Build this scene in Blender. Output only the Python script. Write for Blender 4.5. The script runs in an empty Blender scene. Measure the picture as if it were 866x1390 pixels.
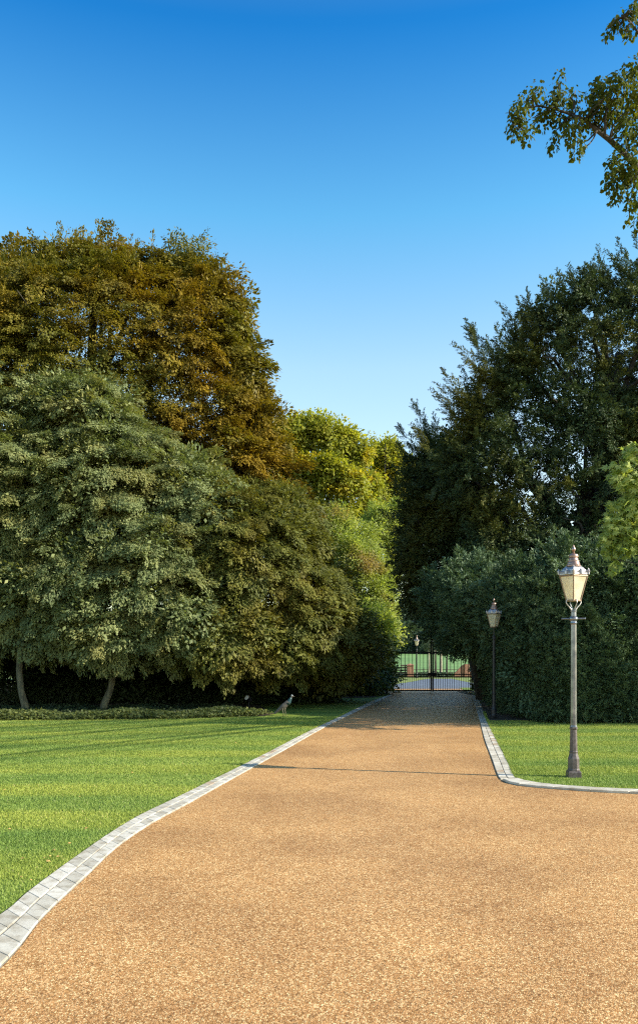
import bpy, bmesh, math, random
import numpy as np
from mathutils import Vector
from mathutils.geometry import tessellate_polygon

random.seed(7)
RNG = np.random.default_rng(11)
S = bpy.context.scene
COL = S.collection
F = 1150.0; EYE = 1.75; CX = 433.0; HY = 890.0      # lens in photo pixels, eye height, optical axis

def P(px, py, Y):
    return Vector(((px - CX) * Y / F, Y, EYE + (HY - py) * Y / F))
def G(px, py):
    Y = EYE * F / (py - HY)
    return Vector(((px - CX) * Y / F, Y, 0.0))

# ------------------------------------------------------------------ materials
def newmat(name):
    m = bpy.data.materials.new(name); m.use_nodes = True
    nt = m.node_tree; nt.nodes.clear()
    out = nt.nodes.new('ShaderNodeOutputMaterial')
    return m, nt, out
def N(nt, t, **kw):
    n = nt.nodes.new(t)
    for k, v in kw.items():
        setattr(n, k, v)
    return n
def ramp(nt, fac, stops, interp='LINEAR'):
    r = N(nt, 'ShaderNodeValToRGB'); r.color_ramp.interpolation = interp
    e = r.color_ramp.elements
    while len(e) < len(stops): e.new(0.5)
    for i, (p, c) in enumerate(stops):
        e[i].position = p; e[i].color = (c[0], c[1], c[2], 1)
    nt.links.new(fac, r.inputs[0])
    return r.outputs[0]
def noise(nt, scale, detail=3, vec=None, rough=0.5, dist=0.0):
    n = N(nt, 'ShaderNodeTexNoise'); n.inputs['Scale'].default_value = scale
    n.inputs['Detail'].default_value = detail; n.inputs['Roughness'].default_value = rough
    n.inputs['Distortion'].default_value = dist
    if vec is None:
        tc = N(nt, 'ShaderNodeTexCoord'); vec = tc.outputs['Object']
    nt.links.new(vec, n.inputs['Vector'])
    return n
def mixc(nt, a, b, fac, mode='MIX'):
    m = N(nt, 'ShaderNodeMix', data_type='RGBA', blend_type=mode)
    for sock, v in ((m.inputs[6], a), (m.inputs[7], b)):
        if isinstance(v, tuple): sock.default_value = (v[0], v[1], v[2], 1)
        else: nt.links.new(v, sock)
    if isinstance(fac, (int, float)): m.inputs[0].default_value = fac
    else: nt.links.new(fac, m.inputs[0])
    return m.outputs[2]
def math_(nt, op, a, b=0.0):
    m = N(nt, 'ShaderNodeMath', operation=op)
    for i, v in enumerate((a, b)):
        if isinstance(v, (int, float)): m.inputs[i].default_value = v
        else: nt.links.new(v, m.inputs[i])
    return m.outputs[0]
def bsdf(nt, out, color, rough=0.6, metal=0.0, spec=0.5, bump=None, bstr=0.3, bdist=0.01):
    b = N(nt, 'ShaderNodeBsdfPrincipled')
    if isinstance(color, tuple): b.inputs['Base Color'].default_value = (*color, 1)
    else: nt.links.new(color, b.inputs['Base Color'])
    if isinstance(rough, (int, float)): b.inputs['Roughness'].default_value = rough
    else: nt.links.new(rough, b.inputs['Roughness'])
    b.inputs['Metallic'].default_value = metal
    b.inputs['Specular IOR Level'].default_value = spec
    if bump is not None:
        bn = N(nt, 'ShaderNodeBump'); bn.inputs['Strength'].default_value = bstr; bn.inputs['Distance'].default_value = bdist
        nt.links.new(bump, bn.inputs['Height']); nt.links.new(bn.outputs[0], b.inputs['Normal'])
    if out: nt.links.new(b.outputs[0], out.inputs[0])
    return b

def leaf_mat(name, stops, trans=0.3, rough=0.5, patch=None, spec=0.35, patch_scale=0.25, patch_lo=.5, patch_hi=.62):
    m, nt, out = newmat(name)
    at = N(nt, 'ShaderNodeAttribute', attribute_name='tint')
    col = ramp(nt, at.outputs['Fac'], stops)
    if patch:
        nz = noise(nt, patch_scale, 2)
        f = ramp(nt, nz.outputs['Fac'], [(patch_lo, (0, 0, 0)), (patch_hi, (1, 1, 1))])
        col = mixc(nt, col, ramp(nt, at.outputs['Fac'], patch), f)
    b = bsdf(nt, None, col, max(rough, .55), spec=spec * .6)
    t = N(nt, 'ShaderNodeBsdfTranslucent')
    tcol = mixc(nt, col, (1.0, 1.0, 0.45), 0.5, 'MULTIPLY')
    nt.links.new(mixc(nt, col, (1.5, 1.5, .6), 1.0, 'MULTIPLY'), t.inputs[0])
    mx = N(nt, 'ShaderNodeMixShader'); mx.inputs[0].default_value = trans
    nt.links.new(b.outputs[0], mx.inputs[1]); nt.links.new(t.outputs[0], mx.inputs[2])
    nt.links.new(mx.outputs[0], out.inputs[0])
    return m
def bark_mat(name, c1, c2):
    m, nt, out = newmat(name)
    tc = N(nt, 'ShaderNodeTexCoord'); mp = N(nt, 'ShaderNodeMapping'); mp.inputs['Scale'].default_value = (1, 1, .25)
    nt.links.new(tc.outputs['Object'], mp.inputs[0])
    nz = noise(nt, 9, 6, mp.outputs[0])
    bsdf(nt, out, ramp(nt, nz.outputs['Fac'], [(.35, c1), (.65, c2)]), .85, bump=nz.outputs['Fac'], bstr=.8, bdist=.03)
    return m

M = {}
M['bronze'] = leaf_mat('bronze_leaves', [(0, (.115, .080, .010)), (.5, (.215, .145, .014)), (1, (.34, .215, .02))], .28,
                       patch=[(0, (.065, .068, .010)), (.5, (.13, .125, .016)), (1, (.21, .17, .022))], patch_scale=.30, patch_lo=.38, patch_hi=.58)
M['hornbeam'] = leaf_mat('hornbeam_leaves', [(0, (.095, .118, .050)), (.5, (.175, .205, .078)), (1, (.27, .285, .11))], .25,
                         patch=[(0, (.105, .108, .038)), (.5, (.20, .20, .064)), (1, (.30, .28, .09))], patch_scale=.8)
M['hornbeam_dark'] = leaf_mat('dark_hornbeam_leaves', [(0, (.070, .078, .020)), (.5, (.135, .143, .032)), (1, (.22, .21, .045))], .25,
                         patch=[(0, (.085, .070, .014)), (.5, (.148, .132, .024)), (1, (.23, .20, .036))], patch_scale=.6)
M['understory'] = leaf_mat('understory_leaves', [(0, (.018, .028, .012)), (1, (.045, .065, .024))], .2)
M['yew'] = leaf_mat('yew_needles', [(0, (.028, .044, .018)), (.5, (.060, .088, .034)), (1, (.12, .145, .050))], .12,
                    patch=[(0, (.055, .060, .014)), (.5, (.105, .110, .024)), (1, (.18, .17, .038))], patch_scale=.28, spec=.3)
M['hedge'] = leaf_mat('hedge_needles', [(0, (.040, .068, .034)), (.5, (.085, .135, .066)), (1, (.16, .215, .11))], .15, spec=.3)
M['oak'] = leaf_mat('oak_leaves', [(0, (.15, .165, .022)), (.5, (.27, .28, .036)), (1, (.42, .38, .05))], .45,
                    patch=[(0, (.28, .24, .02)), (.5, (.46, .36, .03)), (1, (.60, .38, .03))], patch_scale=.45, patch_lo=.55, patch_hi=.64)
M['pale'] = leaf_mat('pale_leaves', [(0, (.16, .21, .055)), (.5, (.29, .34, .085)), (1, (.46, .48, .15))], .45,
                     patch=[(0, (.24, .19, .07)), (.5, (.34, .26, .11)), (1, (.42, .33, .15))], patch_scale=.5, patch_lo=.55, patch_hi=.65)
M['laurel'] = leaf_mat('laurel_leaves', [(0, (.032, .055, .014)), (.6, (.080, .125, .028)), (1, (.24, .26, .06))], .2, spec=.6, rough=.35)
M['maple'] = leaf_mat('maple_leaves', [(0, (.18, .23, .07)), (.5, (.30, .36, .10)), (.93, (.44, .47, .17)), (1, (.55, .36, .14))], .45)
M['birch'] = leaf_mat('birch_leaves', [(0, (.035, .042, .008)), (.5, (.080, .100, .014)), (1, (.17, .15, .018))], .4, spec=.12)
M['cover'] = leaf_mat('ground_cover_leaves', [(0, (.045, .06, .016)), (.6, (.095, .115, .03)), (1, (.18, .19, .05))], .25)
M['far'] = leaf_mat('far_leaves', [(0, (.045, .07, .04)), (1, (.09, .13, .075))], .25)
M['farhaze'] = leaf_mat('far_haze_leaves', [(0, (.035, .055, .055)), (1, (.07, .10, .10))], .25)  # distance haze is put into this blue leaf colour
M['bark'] = bark_mat('bark', (.03, .024, .018), (.09, .075, .055))
M['barkg'] = bark_mat('mossy_bark', (.05, .045, .024), (.14, .13, .07))
M['barkp'] = bark_mat('pale_bark', (.16, .13, .09), (.30, .27, .2))

# lawn
def lawn_mat(name, stripes=True):
    m, nt, out = newmat(name)
    tc = N(nt, 'ShaderNodeTexCoord')
    mp = N(nt, 'ShaderNodeMapping'); mp.inputs['Scale'].default_value = (.35, 1.0, 1)
    mp.inputs['Rotation'].default_value = (0, 0, .06)
    nt.links.new(tc.outputs['Object'], mp.inputs[0])
    big = noise(nt, .9, 4, mp.outputs[0])
    col = ramp(nt, big.outputs['Fac'], [(.3, (.115, .172, .028)), (.5, (.165, .222, .040)), (.7, (.225, .265, .058))])  # base tone lowered to hold the self-shadow of the blades
    if stripes:
        wv = N(nt, 'ShaderNodeTexWave', wave_type='BANDS', bands_direction='Y'); wv.inputs['Scale'].default_value = .16
        wv.inputs['Distortion'].default_value = .8; wv.inputs['Detail'].default_value = 1
        nt.links.new(mp.outputs[0], wv.inputs[0])
        col = mixc(nt, col, ramp(nt, wv.outputs['Fac'], [(.3, (.88, .95, 1.0)), (.7, (1.1, 1.05, .97))]), 1.0, 'MULTIPLY')
    fine = noise(nt, 60, 4, tc.outputs['Object'], .7)
    col = mixc(nt, col, ramp(nt, fine.outputs['Fac'], [(.3, (.6, .68, .6)), (.7, (1.3, 1.25, 1.2))]), 1.0, 'MULTIPLY')
    bsdf(nt, out, col, .75, spec=.2, bump=fine.outputs['Fac'], bstr=.5, bdist=.02)
    return m
M['lawn'] = lawn_mat('mown_lawn')
def blade_mat():
    m, nt, out = newmat('grass_blades')
    at = N(nt, 'ShaderNodeAttribute', attribute_name='tint')
    tc = N(nt, 'ShaderNodeTexCoord')
    mp = N(nt, 'ShaderNodeMapping'); mp.inputs['Scale'].default_value = (.35, 1.0, 1)
    mp.inputs['Rotation'].default_value = (0, 0, .06)
    nt.links.new(tc.outputs['Object'], mp.inputs[0])
    big = noise(nt, .9, 4, mp.outputs[0])
    col = ramp(nt, at.outputs['Fac'], [(0, (.17, .245, .040)), (.6, (.285, .365, .072)), (.93, (.37, .44, .105)), (1, (.50, .46, .20))])
    col = mixc(nt, col, ramp(nt, big.outputs['Fac'], [(.3, (.75, .82, .8)), (.7, (1.3, 1.15, 1.1))]), 1.0, 'MULTIPLY')
    wv = N(nt, 'ShaderNodeTexWave', wave_type='BANDS', bands_direction='Y'); wv.inputs['Scale'].default_value = .16
    wv.inputs['Distortion'].default_value = .8; wv.inputs['Detail'].default_value = 1
    nt.links.new(mp.outputs[0], wv.inputs[0])
    col = mixc(nt, col, ramp(nt, wv.outputs['Fac'], [(.3, (.90, .96, 1.0)), (.7, (1.08, 1.04, .97))]), 1.0, 'MULTIPLY')
    b = bsdf(nt, None, col, .6, spec=.25)
    t = N(nt, 'ShaderNodeBsdfTranslucent'); nt.links.new(col, t.inputs[0])
    mx = N(nt, 'ShaderNodeMixShader'); mx.inputs[0].default_value = .35
    nt.links.new(b.outputs[0], mx.inputs[1]); nt.links.new(t.outputs[0], mx.inputs[2]); nt.links.new(mx.outputs[0], out.inputs[0])
    return m
M['blade'] = blade_mat()
def simple_noise_mat(name, c1, c2, scale, rough=.8, metal=0, bstr=.3, bdist=.01, spec=.4, detail=5):
    m, nt, out = newmat(name)
    nz = noise(nt, scale, detail, None, .6)
    bsdf(nt, out, ramp(nt, nz.outputs['Fac'], [(.3, c1), (.7, c2)]), rough, metal, spec, nz.outputs['Fac'], bstr, bdist)
    return m
M['field'] = simple_noise_mat('field_grass', (.095, .185, .045), (.15, .25, .07), .25, .9)
M['verge'] = simple_noise_mat('verge_grass', (.12, .18, .03), (.24, .27, .07), 2.0, .9)
M['ground'] = simple_noise_mat('ground_soil', (.035, .032, .018), (.06, .055, .03), 1.5, .95)
M['soil'] = simple_noise_mat('bed_soil', (.03, .02, .012), (.075, .05, .03), 6, .95, bdist=.03)
M['asphalt'] = simple_noise_mat('asphalt', (.10, .115, .15), (.15, .17, .21), 1.2, .6, bstr=.05)
def gravel_mat():
    m, nt, out = newmat('resin_gravel')
    tc = N(nt, 'ShaderNodeTexCoord')
    v1 = N(nt, 'ShaderNodeTexVoronoi'); v1.inputs['Scale'].default_value = 112
    v2 = N(nt, 'ShaderNodeTexVoronoi'); v2.inputs['Scale'].default_value = 170
    mpg = N(nt, 'ShaderNodeMapping'); mpg.inputs['Scale'].default_value = (1.15, .62, 1); nt.links.new(tc.outputs['Object'], mpg.inputs[0])
    nt.links.new(mpg.outputs[0], v1.inputs['Vector']); nt.links.new(mpg.outputs[0], v2.inputs['Vector'])
    s1 = N(nt, 'ShaderNodeSeparateColor'); nt.links.new(v1.outputs['Color'], s1.inputs[0])
    s2 = N(nt, 'ShaderNodeSeparateColor'); nt.links.new(v2.outputs['Color'], s2.inputs[0])
    stops = [(0, (.11, .052, .014)), (.20, (.31, .155, .042)), (.5, (.51, .252, .085)), (.78, (.68, .385, .160)), (.95, (.98, .73, .38))]
    c = ramp(nt, s1.outputs[0], stops)
    c2 = ramp(nt, s2.outputs[0], stops)
    c = mixc(nt, c, c2, .40)
    edge = ramp(nt, v1.outputs['Distance'], [(.30, (1.06, 1.06, 1.06)), (.8, (.64, .57, .50))])
    c = mixc(nt, c, edge, 1.0, 'MULTIPLY')
    big = noise(nt, .55, 5, tc.outputs['Object'], .55)
    c = mixc(nt, c, ramp(nt, big.outputs['Fac'], [(.33, (.78, .75, .72)), (.6, (1.06, 1.06, 1.04))]), 1.0, 'MULTIPLY')
    mid = noise(nt, 7, 4, tc.outputs['Object'], .6)
    c = mixc(nt, c, ramp(nt, mid.outputs['Fac'], [(.36, (.92, .90, .88)), (.6, (1.03, 1.03, 1.03))]), 1.0, 'MULTIPLY')
    inv = math_(nt, 'SUBTRACT', 1.0, v1.outputs['Distance'])
    bsdf(nt, out, c, .55, spec=.35, bump=inv, bstr=.55, bdist=.004)
    return m
M['gravel'] = gravel_mat()
def sett_mat():
    m, nt, out = newmat('granite_setts')
    at = N(nt, 'ShaderNodeAttribute', attribute_name='tint')
    base = ramp(nt, at.outputs['Fac'], [(0, (.40, .36, .285)), (.5, (.50, .455, .37)), (.88, (.58, .535, .45)), (1, (.42, .32, .22))])
    n1 = noise(nt, 90, 5, None, .7); n2 = noise(nt, 9, 4, None, .6)
    c = mixc(nt, base, ramp(nt, n1.outputs['Fac'], [(.35, (.80, .80, .81)), (.6, (1.05, 1.05, 1.05))]), 1.0, 'MULTIPLY')
    c = mixc(nt, c, ramp(nt, n2.outputs['Fac'], [(.35, (.74, .70, .64)), (.55, (1.05, 1.05, 1.05))]), 1.0, 'MULTIPLY')
    bsdf(nt, out, c, .7, spec=.35, bump=n1.outputs['Fac'], bstr=.4, bdist=.004)
    return m
M['sett'] = sett_mat()
M['joint'] = simple_noise_mat('joint_mortar', (.12, .10, .075), (.32, .28, .22), 8, .95)
def metal(name, c1, c2, scale, rough, met, spec=.5):
    return simple_noise_mat(name, c1, c2, scale, rough, met, .15, .003, spec)
M['iron'] = metal('weathered_iron', (.10, .11, .13), (.28, .285, .30), 9, .26, .8)
M['darkiron'] = metal('rusty_iron_base', (.05, .036, .032), (.15, .125, .115), 22, .5, .2)
M['blackiron'] = metal('black_iron', (.012, .012, .014), (.03, .03, .033), 14, .4, .2)
M['gateiron'] = metal('gate_iron', (.008, .008, .009), (.02, .02, .02), 14, .5, .1)
M['copper'] = metal('tarnished_copper', (.22, .13, .10), (.46, .33, .27), 16, .38, .75)
M['pewter'] = metal('pewter', (.28, .27, .28), (.52, .48, .46), 60, .38, .75)
M['frame'] = metal('lantern_frame', (.20, .14, .10), (.34, .24, .16), 20, .45, .6)
M['pale_iron'] = metal('pale_painted_iron', (.45, .43, .40), (.62, .6, .56), 20, .45, .2)
def glass_mat():
    m, nt, out = newmat('frosted_lantern_glass')
    nz = noise(nt, 8, 3)
    c = ramp(nt, nz.outputs['Fac'], [(.3, (.76, .66, .44)), (.7, (.86, .82, .66))])
    b = bsdf(nt, None, c, .35, spec=.5)
    t = N(nt, 'ShaderNodeBsdfTranslucent'); nt.links.new(c, t.inputs[0])
    mx = N(nt, 'ShaderNodeMixShader'); mx.inputs[0].default_value = .5
    nt.links.new(b.outputs[0], mx.inputs[1]); nt.links.new(t.outputs[0], mx.inputs[2]); nt.links.new(mx.outputs[0], out.inputs[0])
    return m
M['glass'] = glass_mat()
def brick_mat():
    m, nt, out = newmat('red_brick')
    tc = N(nt, 'ShaderNodeTexCoord'); mp = N(nt, 'ShaderNodeMapping'); mp.inputs['Rotation'].default_value = (math.pi / 2, 0, 0)
    nt.links.new(tc.outputs['Object'], mp.inputs[0])
    br = N(nt, 'ShaderNodeTexBrick'); br.inputs['Scale'].default_value = 4.4
    br.inputs['Color1'].default_value = (.22, .09, .05, 1); br.inputs['Color2'].default_value = (.34, .15, .085, 1); br.inputs['Mortar'].default_value = (.28, .22, .17, 1)
    br.inputs['Mortar Size'].default_value = .015
    nt.links.new(mp.outputs[0], br.inputs[0])
    bsdf(nt, out, br.outputs['Color'], .85)
    return m
M['brick'] = brick_mat()
M['stone'] = simple_noise_mat('pale_stone', (.42, .40, .36), (.58, .56, .5), 12, .8)
M['wood'] = simple_noise_mat('dark_timber', (.05, .038, .028), (.11, .085, .06), 12, .8)
M['woodp'] = simple_noise_mat('pale_timber', (.22, .17, .12), (.36, .3, .22), 12, .8)
M['white'] = simple_noise_mat('white_paint', (.62, .62, .6), (.78, .78, .76), 12, .5)
M['feather'] = simple_noise_mat('grey_brown_feathers', (.05, .042, .035), (.14, .12, .095), 40, .7)
M['featherd'] = simple_noise_mat('dark_green_feathers', (.01, .03, .03), (.03, .07, .075), 40, .4)
M['featherw'] = simple_noise_mat('pale_feathers', (.2, .24, .24), (.35, .38, .37), 40, .6)
M['beak'] = simple_noise_mat('horn', (.12, .1, .07), (.2, .17, .12), 40, .5)
M['leafdead'] = simple_noise_mat('dry_leaf', (.35, .20, .05), (.55, .36, .12), 30, .7)
M['lens'] = simple_noise_mat('pale_lens', (.7, .74, .8), (.85, .88, .9), 30, .2)

# ------------------------------------------------------------------ object helpers
def tag(o, label=None, cat=None, group=None, kind=None):
    if label: o['label'] = label
    if cat: o['category'] = cat
    if group: o['group'] = group
    if kind: o['kind'] = kind
    return o
def empty(name, loc, rz=0.0):
    o = bpy.data.objects.new(name, None); COL.objects.link(o)
    o.location = loc; o.rotation_euler = (0, 0, rz); o.empty_display_size = .3
    return o
def link_mesh(name, me, mat, parent=None):
    o = bpy.data.objects.new(name, me); COL.objects.link(o)
    if mat: me.materials.append(mat)
    if parent:
        o.parent = parent
    return o
def arrays_mesh(name, V, faces_idx, loop_total, tint=None, smooth=False):
    me = bpy.data.meshes.new(name)
    V = np.ascontiguousarray(V, dtype=np.float32)
    nf = len(loop_total)
    me.vertices.add(len(V)); me.vertices.foreach_set('co', V.ravel())
    me.loops.add(len(faces_idx)); me.loops.foreach_set('vertex_index', np.ascontiguousarray(faces_idx, dtype=np.int32))
    me.polygons.add(nf)
    ls = np.concatenate(([0], np.cumsum(loop_total)[:-1])).astype(np.int32)
    me.polygons.foreach_set('loop_start', ls)
    me.update(calc_edges=True)
    if tint is not None:
        a = me.attributes.new('tint', 'FLOAT', 'FACE'); a.data.foreach_set('value', np.ascontiguousarray(tint, dtype=np.float32))
    me.polygons.foreach_set('use_smooth', np.full(nf, bool(smooth)))
    me.validate()
    return me
def bm_obj(name, bm, mat, parent=None, smooth=False, bevel=0):
    bmesh.ops.recalc_face_normals(bm, faces=bm.faces)
    me = bpy.data.meshes.new(name); bm.to_mesh(me); bm.free()
    if smooth:
        for p in me.polygons: p.use_smooth = True
    o = link_mesh(name, me, mat, parent)
    if bevel:
        b = o.modifiers.new('bevel', 'BEVEL'); b.width = bevel; b.segments = 2
    return o
def add_box(bm, c, s, rz=0):
    vs = []
    for z in (-1, 1):
        for x, y in ((-1, -1), (1, -1), (1, 1), (-1, 1)):
            X, Y = x * s[0] / 2, y * s[1] / 2
            vs.append(bm.verts.new((c[0] + X * math.cos(rz) - Y * math.sin(rz), c[1] + X * math.sin(rz) + Y * math.cos(rz), c[2] + z * s[2] / 2)))
    for f in ((3, 2, 1, 0), (4, 5, 6, 7), (0, 1, 5, 4), (1, 2, 6, 5), (2, 3, 7, 6), (3, 0, 4, 7)):
        bm.faces.new([vs[i] for i in f])
def add_lathe(bm, prof, n=24, c=(0, 0), rot=0.0):
    rings = []
    for r, z in prof:
        rings.append([bm.verts.new((c[0] + r * math.cos(rot + 2 * math.pi * k / n), c[1] + r * math.sin(rot + 2 * math.pi * k / n), z)) for k in range(n)])
    for a, b in zip(rings, rings[1:]):
        for k in range(n):
            bm.faces.new((a[k], a[(k + 1) % n], b[(k + 1) % n], b[k]))
    bm.faces.new(rings[0][::-1]); bm.faces.new(rings[-1])
def add_tube(bm, pts, radii, n=8):
    pts = [Vector(p) for p in pts]
    if isinstance(radii, (int, float)): radii = [radii] * len(pts)
    rings = []; ref = Vector((.31, .17, .93))
    for i, p in enumerate(pts):
        d = (pts[min(i + 1, len(pts) - 1)] - pts[max(i - 1, 0)]).normalized()
        u = d.cross(ref)
        if u.length < 1e-3: u = d.cross(Vector((1, 0, 0)))
        u.normalize(); v = d.cross(u)
        rings.append([bm.verts.new(p + (u * math.cos(2 * math.pi * k / n) + v * math.sin(2 * math.pi * k / n)) * radii[i]) for k in range(n)])
    for a, b in zip(rings, rings[1:]):
        for k in range(n):
            bm.faces.new((a[k], a[(k + 1) % n], b[(k + 1) % n], b[k]))
    bm.faces.new(rings[0][::-1]); bm.faces.new(rings[-1])
def curve_pts(p0, p1, n, wob, sag=0.0):
    p0, p1 = Vector(p0), Vector(p1); out = []
    o = [Vector((random.uniform(-1, 1), random.uniform(-1, 1), random.uniform(-.5, .5))) * wob for _ in range(3)]
    for i in range(n + 1):
        t = i / n
        w = math.sin(math.pi * t) * o[0] + math.sin(2 * math.pi * t) * o[1] * .6 + math.sin(3 * math.pi * t) * o[2] * .3
        out.append(p0.lerp(p1, t) + w + Vector((0, 0, -sag * t * t)))
    return out
def sheet(name, pts, z, mat, kind='structure', label=None, cat=None):
    """flat polygon sheet, triangulated"""
    vs = [Vector((p[0], p[1], z)) for p in pts]
    tris = tessellate_polygon([vs])
    me = bpy.data.meshes.new(name)
    me.from_pydata([tuple(v) for v in vs], [], [tuple(t) for t in tris])
    bm = bmesh.new(); bm.from_mesh(me); bmesh.ops.recalc_face_normals(bm, faces=bm.faces)
    if sum(f.normal.z for f in bm.faces) < 0: bmesh.ops.reverse_faces(bm, faces=bm.faces)
    bm.to_mesh(me); bm.free()
    o = link_mesh(name, me, mat)
    tag(o, label, cat, kind=kind)
    return o

# ------------------------------------------------------------------ foliage engine (numpy)
RHOMB = np.array([(0, 0, 0), (.42, .25, -.04), (1, 0, .0), (.42, -.25, -.04)], float)
HEXL = np.array([(0, 0, 0), (.22, .30, .03), (.62, .30, .0), (1, 0, -.08), (.62, -.30, .0), (.22, -.30, .03)], float)
_t = []
for k, (a, r) in enumerate([(180, .0), (100, .30), (75, .62), (52, .36), (38, .75), (18, .50), (0, 1.0), (-18, .50), (-38, .75), (-52, .36), (-75, .62), (-100, .30)]):
    _t.append((math.cos(math.radians(a)) * r, math.sin(math.radians(a)) * r, -.12 * r * r))
MAPL = np.array(_t, float)
NEEDLE = np.array([(0, 0, 0), (.4, .19, 0), (1, 0, 0), (.4, -.19, 0)], float)

def norm(a): return a / np.maximum(np.linalg.norm(a, axis=-1, keepdims=True), 1e-9)
def leaf_verts(pos, d, n, size, shape):
    d = norm(d); s = norm(np.cross(n, d)); u = np.cross(d, s)
    V = pos[:, None, :] + size[:, None, None] * (shape[None, :, 0:1] * d[:, None, :] + shape[None, :, 1:2] * s[:, None, :] + shape[None, :, 2:3] * u[:, None, :])
    return V          # (n,k,3)
def proto_broad(n_leaf, leaf, spread=.42, droop=.35, seed=0, thick=.07):
    """flattish layered spray, 1 m long, axis +x, up +z, tip drooping"""
    r = np.random.default_rng(seed)
    t = r.random(n_leaf) ** .8
    side = r.choice([-1, 1], n_leaf)
    q = r.random(n_leaf)
    lat = side * q * spread * (1 - .75 * t) * 1.1
    x = t + np.abs(lat) * .55
    pos = np.stack([x, lat, -droop * x ** 2 - .35 * lat ** 2 + r.normal(0, thick, n_leaf)], 1)
    d = np.stack([np.ones(n_leaf), lat * 2.2 + r.normal(0, .5, n_leaf), -.75 * x * droop * 2 - .35 + r.normal(0, .35, n_leaf)], 1)
    nn = np.stack([r.normal(.15, .4, n_leaf), r.normal(0, .4, n_leaf), np.ones(n_leaf)], 1)
    return leaf_verts(pos, d, nn, leaf * r.uniform(.7, 1.25, n_leaf), RHOMB)
def proto_yew(n_leaf, leaf, seed=0, spread=.30):
    r = np.random.default_rng(seed)
    k = 14
    tw_t = np.linspace(.05, .97, k); ang = r.uniform(0, 2 * math.pi, k)
    w = r.integers(0, k, n_leaf); q = r.random(n_leaf)
    L = spread * (1.15 - tw_t[w]) + .05
    ax = np.stack([np.full(k, .85), np.cos(ang) * .8, np.sin(ang) * .45], 1); ax = norm(ax)
    base = np.stack([tw_t, np.zeros(k), -.18 * tw_t ** 2], 1)
    pos = base[w] + ax[w] * (q * L)[:, None] + r.normal(0, .018, (n_leaf, 3))
    pos[:, 2] -= .5 * (q * L) ** 2 * 2
    d = ax[w] + r.normal(0, .45, (n_leaf, 3)); d[:, 2] -= .15
    nn = r.normal(0, .6, (n_leaf, 3)); nn[:, 2] += 1
    return leaf_verts(pos, d, nn, leaf * r.uniform(.7, 1.3, n_leaf), NEEDLE)
def proto_ball(n_leaf, leaf, shape, seed=0, down=.2, flat=.8):
    r = np.random.default_rng(seed)
    v = norm(r.normal(0, 1, (n_leaf, 3))) * (r.random(n_leaf) ** .45)[:, None] * .5
    v[:, 2] *= flat; v[:, 0] += .35
    d = v + r.normal(0, .35, (n_leaf, 3)); d[:, 2] -= down
    nn = v * 1.2 + r.normal(0, .35, (n_leaf, 3)); nn[:, 2] += .6
    return leaf_verts(v, d, nn, leaf * r.uniform(.7, 1.25, n_leaf), shape)
def place(protos, pos, axis, scale, up=None, roll=.25, rng=RNG):
    """instances of prototype sprays -> (verts, face tint)"""
    m = len(pos); ax = norm(axis)
    if up is None: up = np.tile([0, 0, 1.0], (m, 1))
    up = up + rng.normal(0, roll, (m, 3))
    y = norm(np.cross(up, ax)); z = np.cross(ax, y)
    out = []; tint = []
    which = rng.integers(0, len(protos), m)
    clump = rng.random(m)
    for k, pr in enumerate(protos):
        i = np.where(which == k)[0]
        if not len(i): continue
        n, s, _ = pr.shape
        R = np.stack([ax[i], y[i], z[i]], 1)                  # rows are axes
        V = np.einsum('nsj,mjk->mnsk', pr, R) * scale[i][:, None, None, None] + pos[i][:, None, None, :]
        out.append(V.reshape(-1, s, 3))
        tint.append(np.clip(.55 * np.repeat(clump[i], n) + .45 * rng.random(len(i) * n) + rng.normal(0, .04, len(i) * n), 0, 1))
    return np.concatenate(out), np.concatenate(tint)
def mesh_from_leaves(name, chunks, mat, parent, origin):
    Vs, Ts, idx, lt = [], [], [], []; off = 0
    for V, t in chunks:
        n, s, _ = V.shape
        Vs.append(V.reshape(-1, 3)); Ts.append(t)
        idx.append(np.arange(n * s, dtype=np.int32) + off); lt.append(np.full(n, s, dtype=np.int32)); off += n * s
    V = np.concatenate(Vs) - np.array(origin)[None]
    me = arrays_mesh(name, V, np.concatenate(idx), np.concatenate(lt), np.concatenate(Ts))
    return link_mesh(name, me, mat, parent)
def lobe_points(lobes, n, inset=(.0, .25), cam_bias=.45, min_z=None, rng=RNG, keep=.88):
    """random points on the outer skin of a union of ellipsoids; lobes = (centre, radii)"""
    C = np.array([l[0] for l in lobes], float); R = np.array([l[1] for l in lobes], float)
    area = (R[:, 0] * R[:, 2] + R[:, 1] * R[:, 2] + R[:, 0] * R[:, 1])
    pk = area / area.sum()
    P_, N_ = [], []
    need = n; guard = 0
    while need > 0 and guard < 60:
        guard += 1
        m = need * 3 + 50
        w = rng.choice(len(lobes), m, p=pk)
        u = norm(rng.normal(0, 1, (m, 3)))
        dep = 1 - rng.uniform(inset[0], inset[1], m)
        p = C[w] + u * R[w] * dep[:, None]
        nn = norm(u / R[w])
        ok = np.ones(m, bool)
        for c, r in zip(C, R):
            ok &= (np.sum(((p - c) / r) ** 2, 1) > keep ** 2 * .999) | (np.sum(((C[w] - c)) ** 2, 1) < 1e-9)
        # backs of crowns get fewer sprays
        back = nn[:, 1] > .3
        ok &= ~(back & (rng.random(m) > cam_bias))
        if min_z is not None: ok &= p[:, 2] > min_z
        P_.append(p[ok][:need]); N_.append(nn[ok][:need]); need -= len(P_[-1])
    return np.concatenate(P_), np.concatenate(N_)
def L(px, py, Y, rpx, ry=1.0, rz=1.0):
    """a crown lobe: centre seen at (px,py) at distance Y, radius rpx photo pixels"""
    r = rpx * Y / F
    return (tuple(P(px, py, Y)), (r, r * ry, r * rz))

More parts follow.
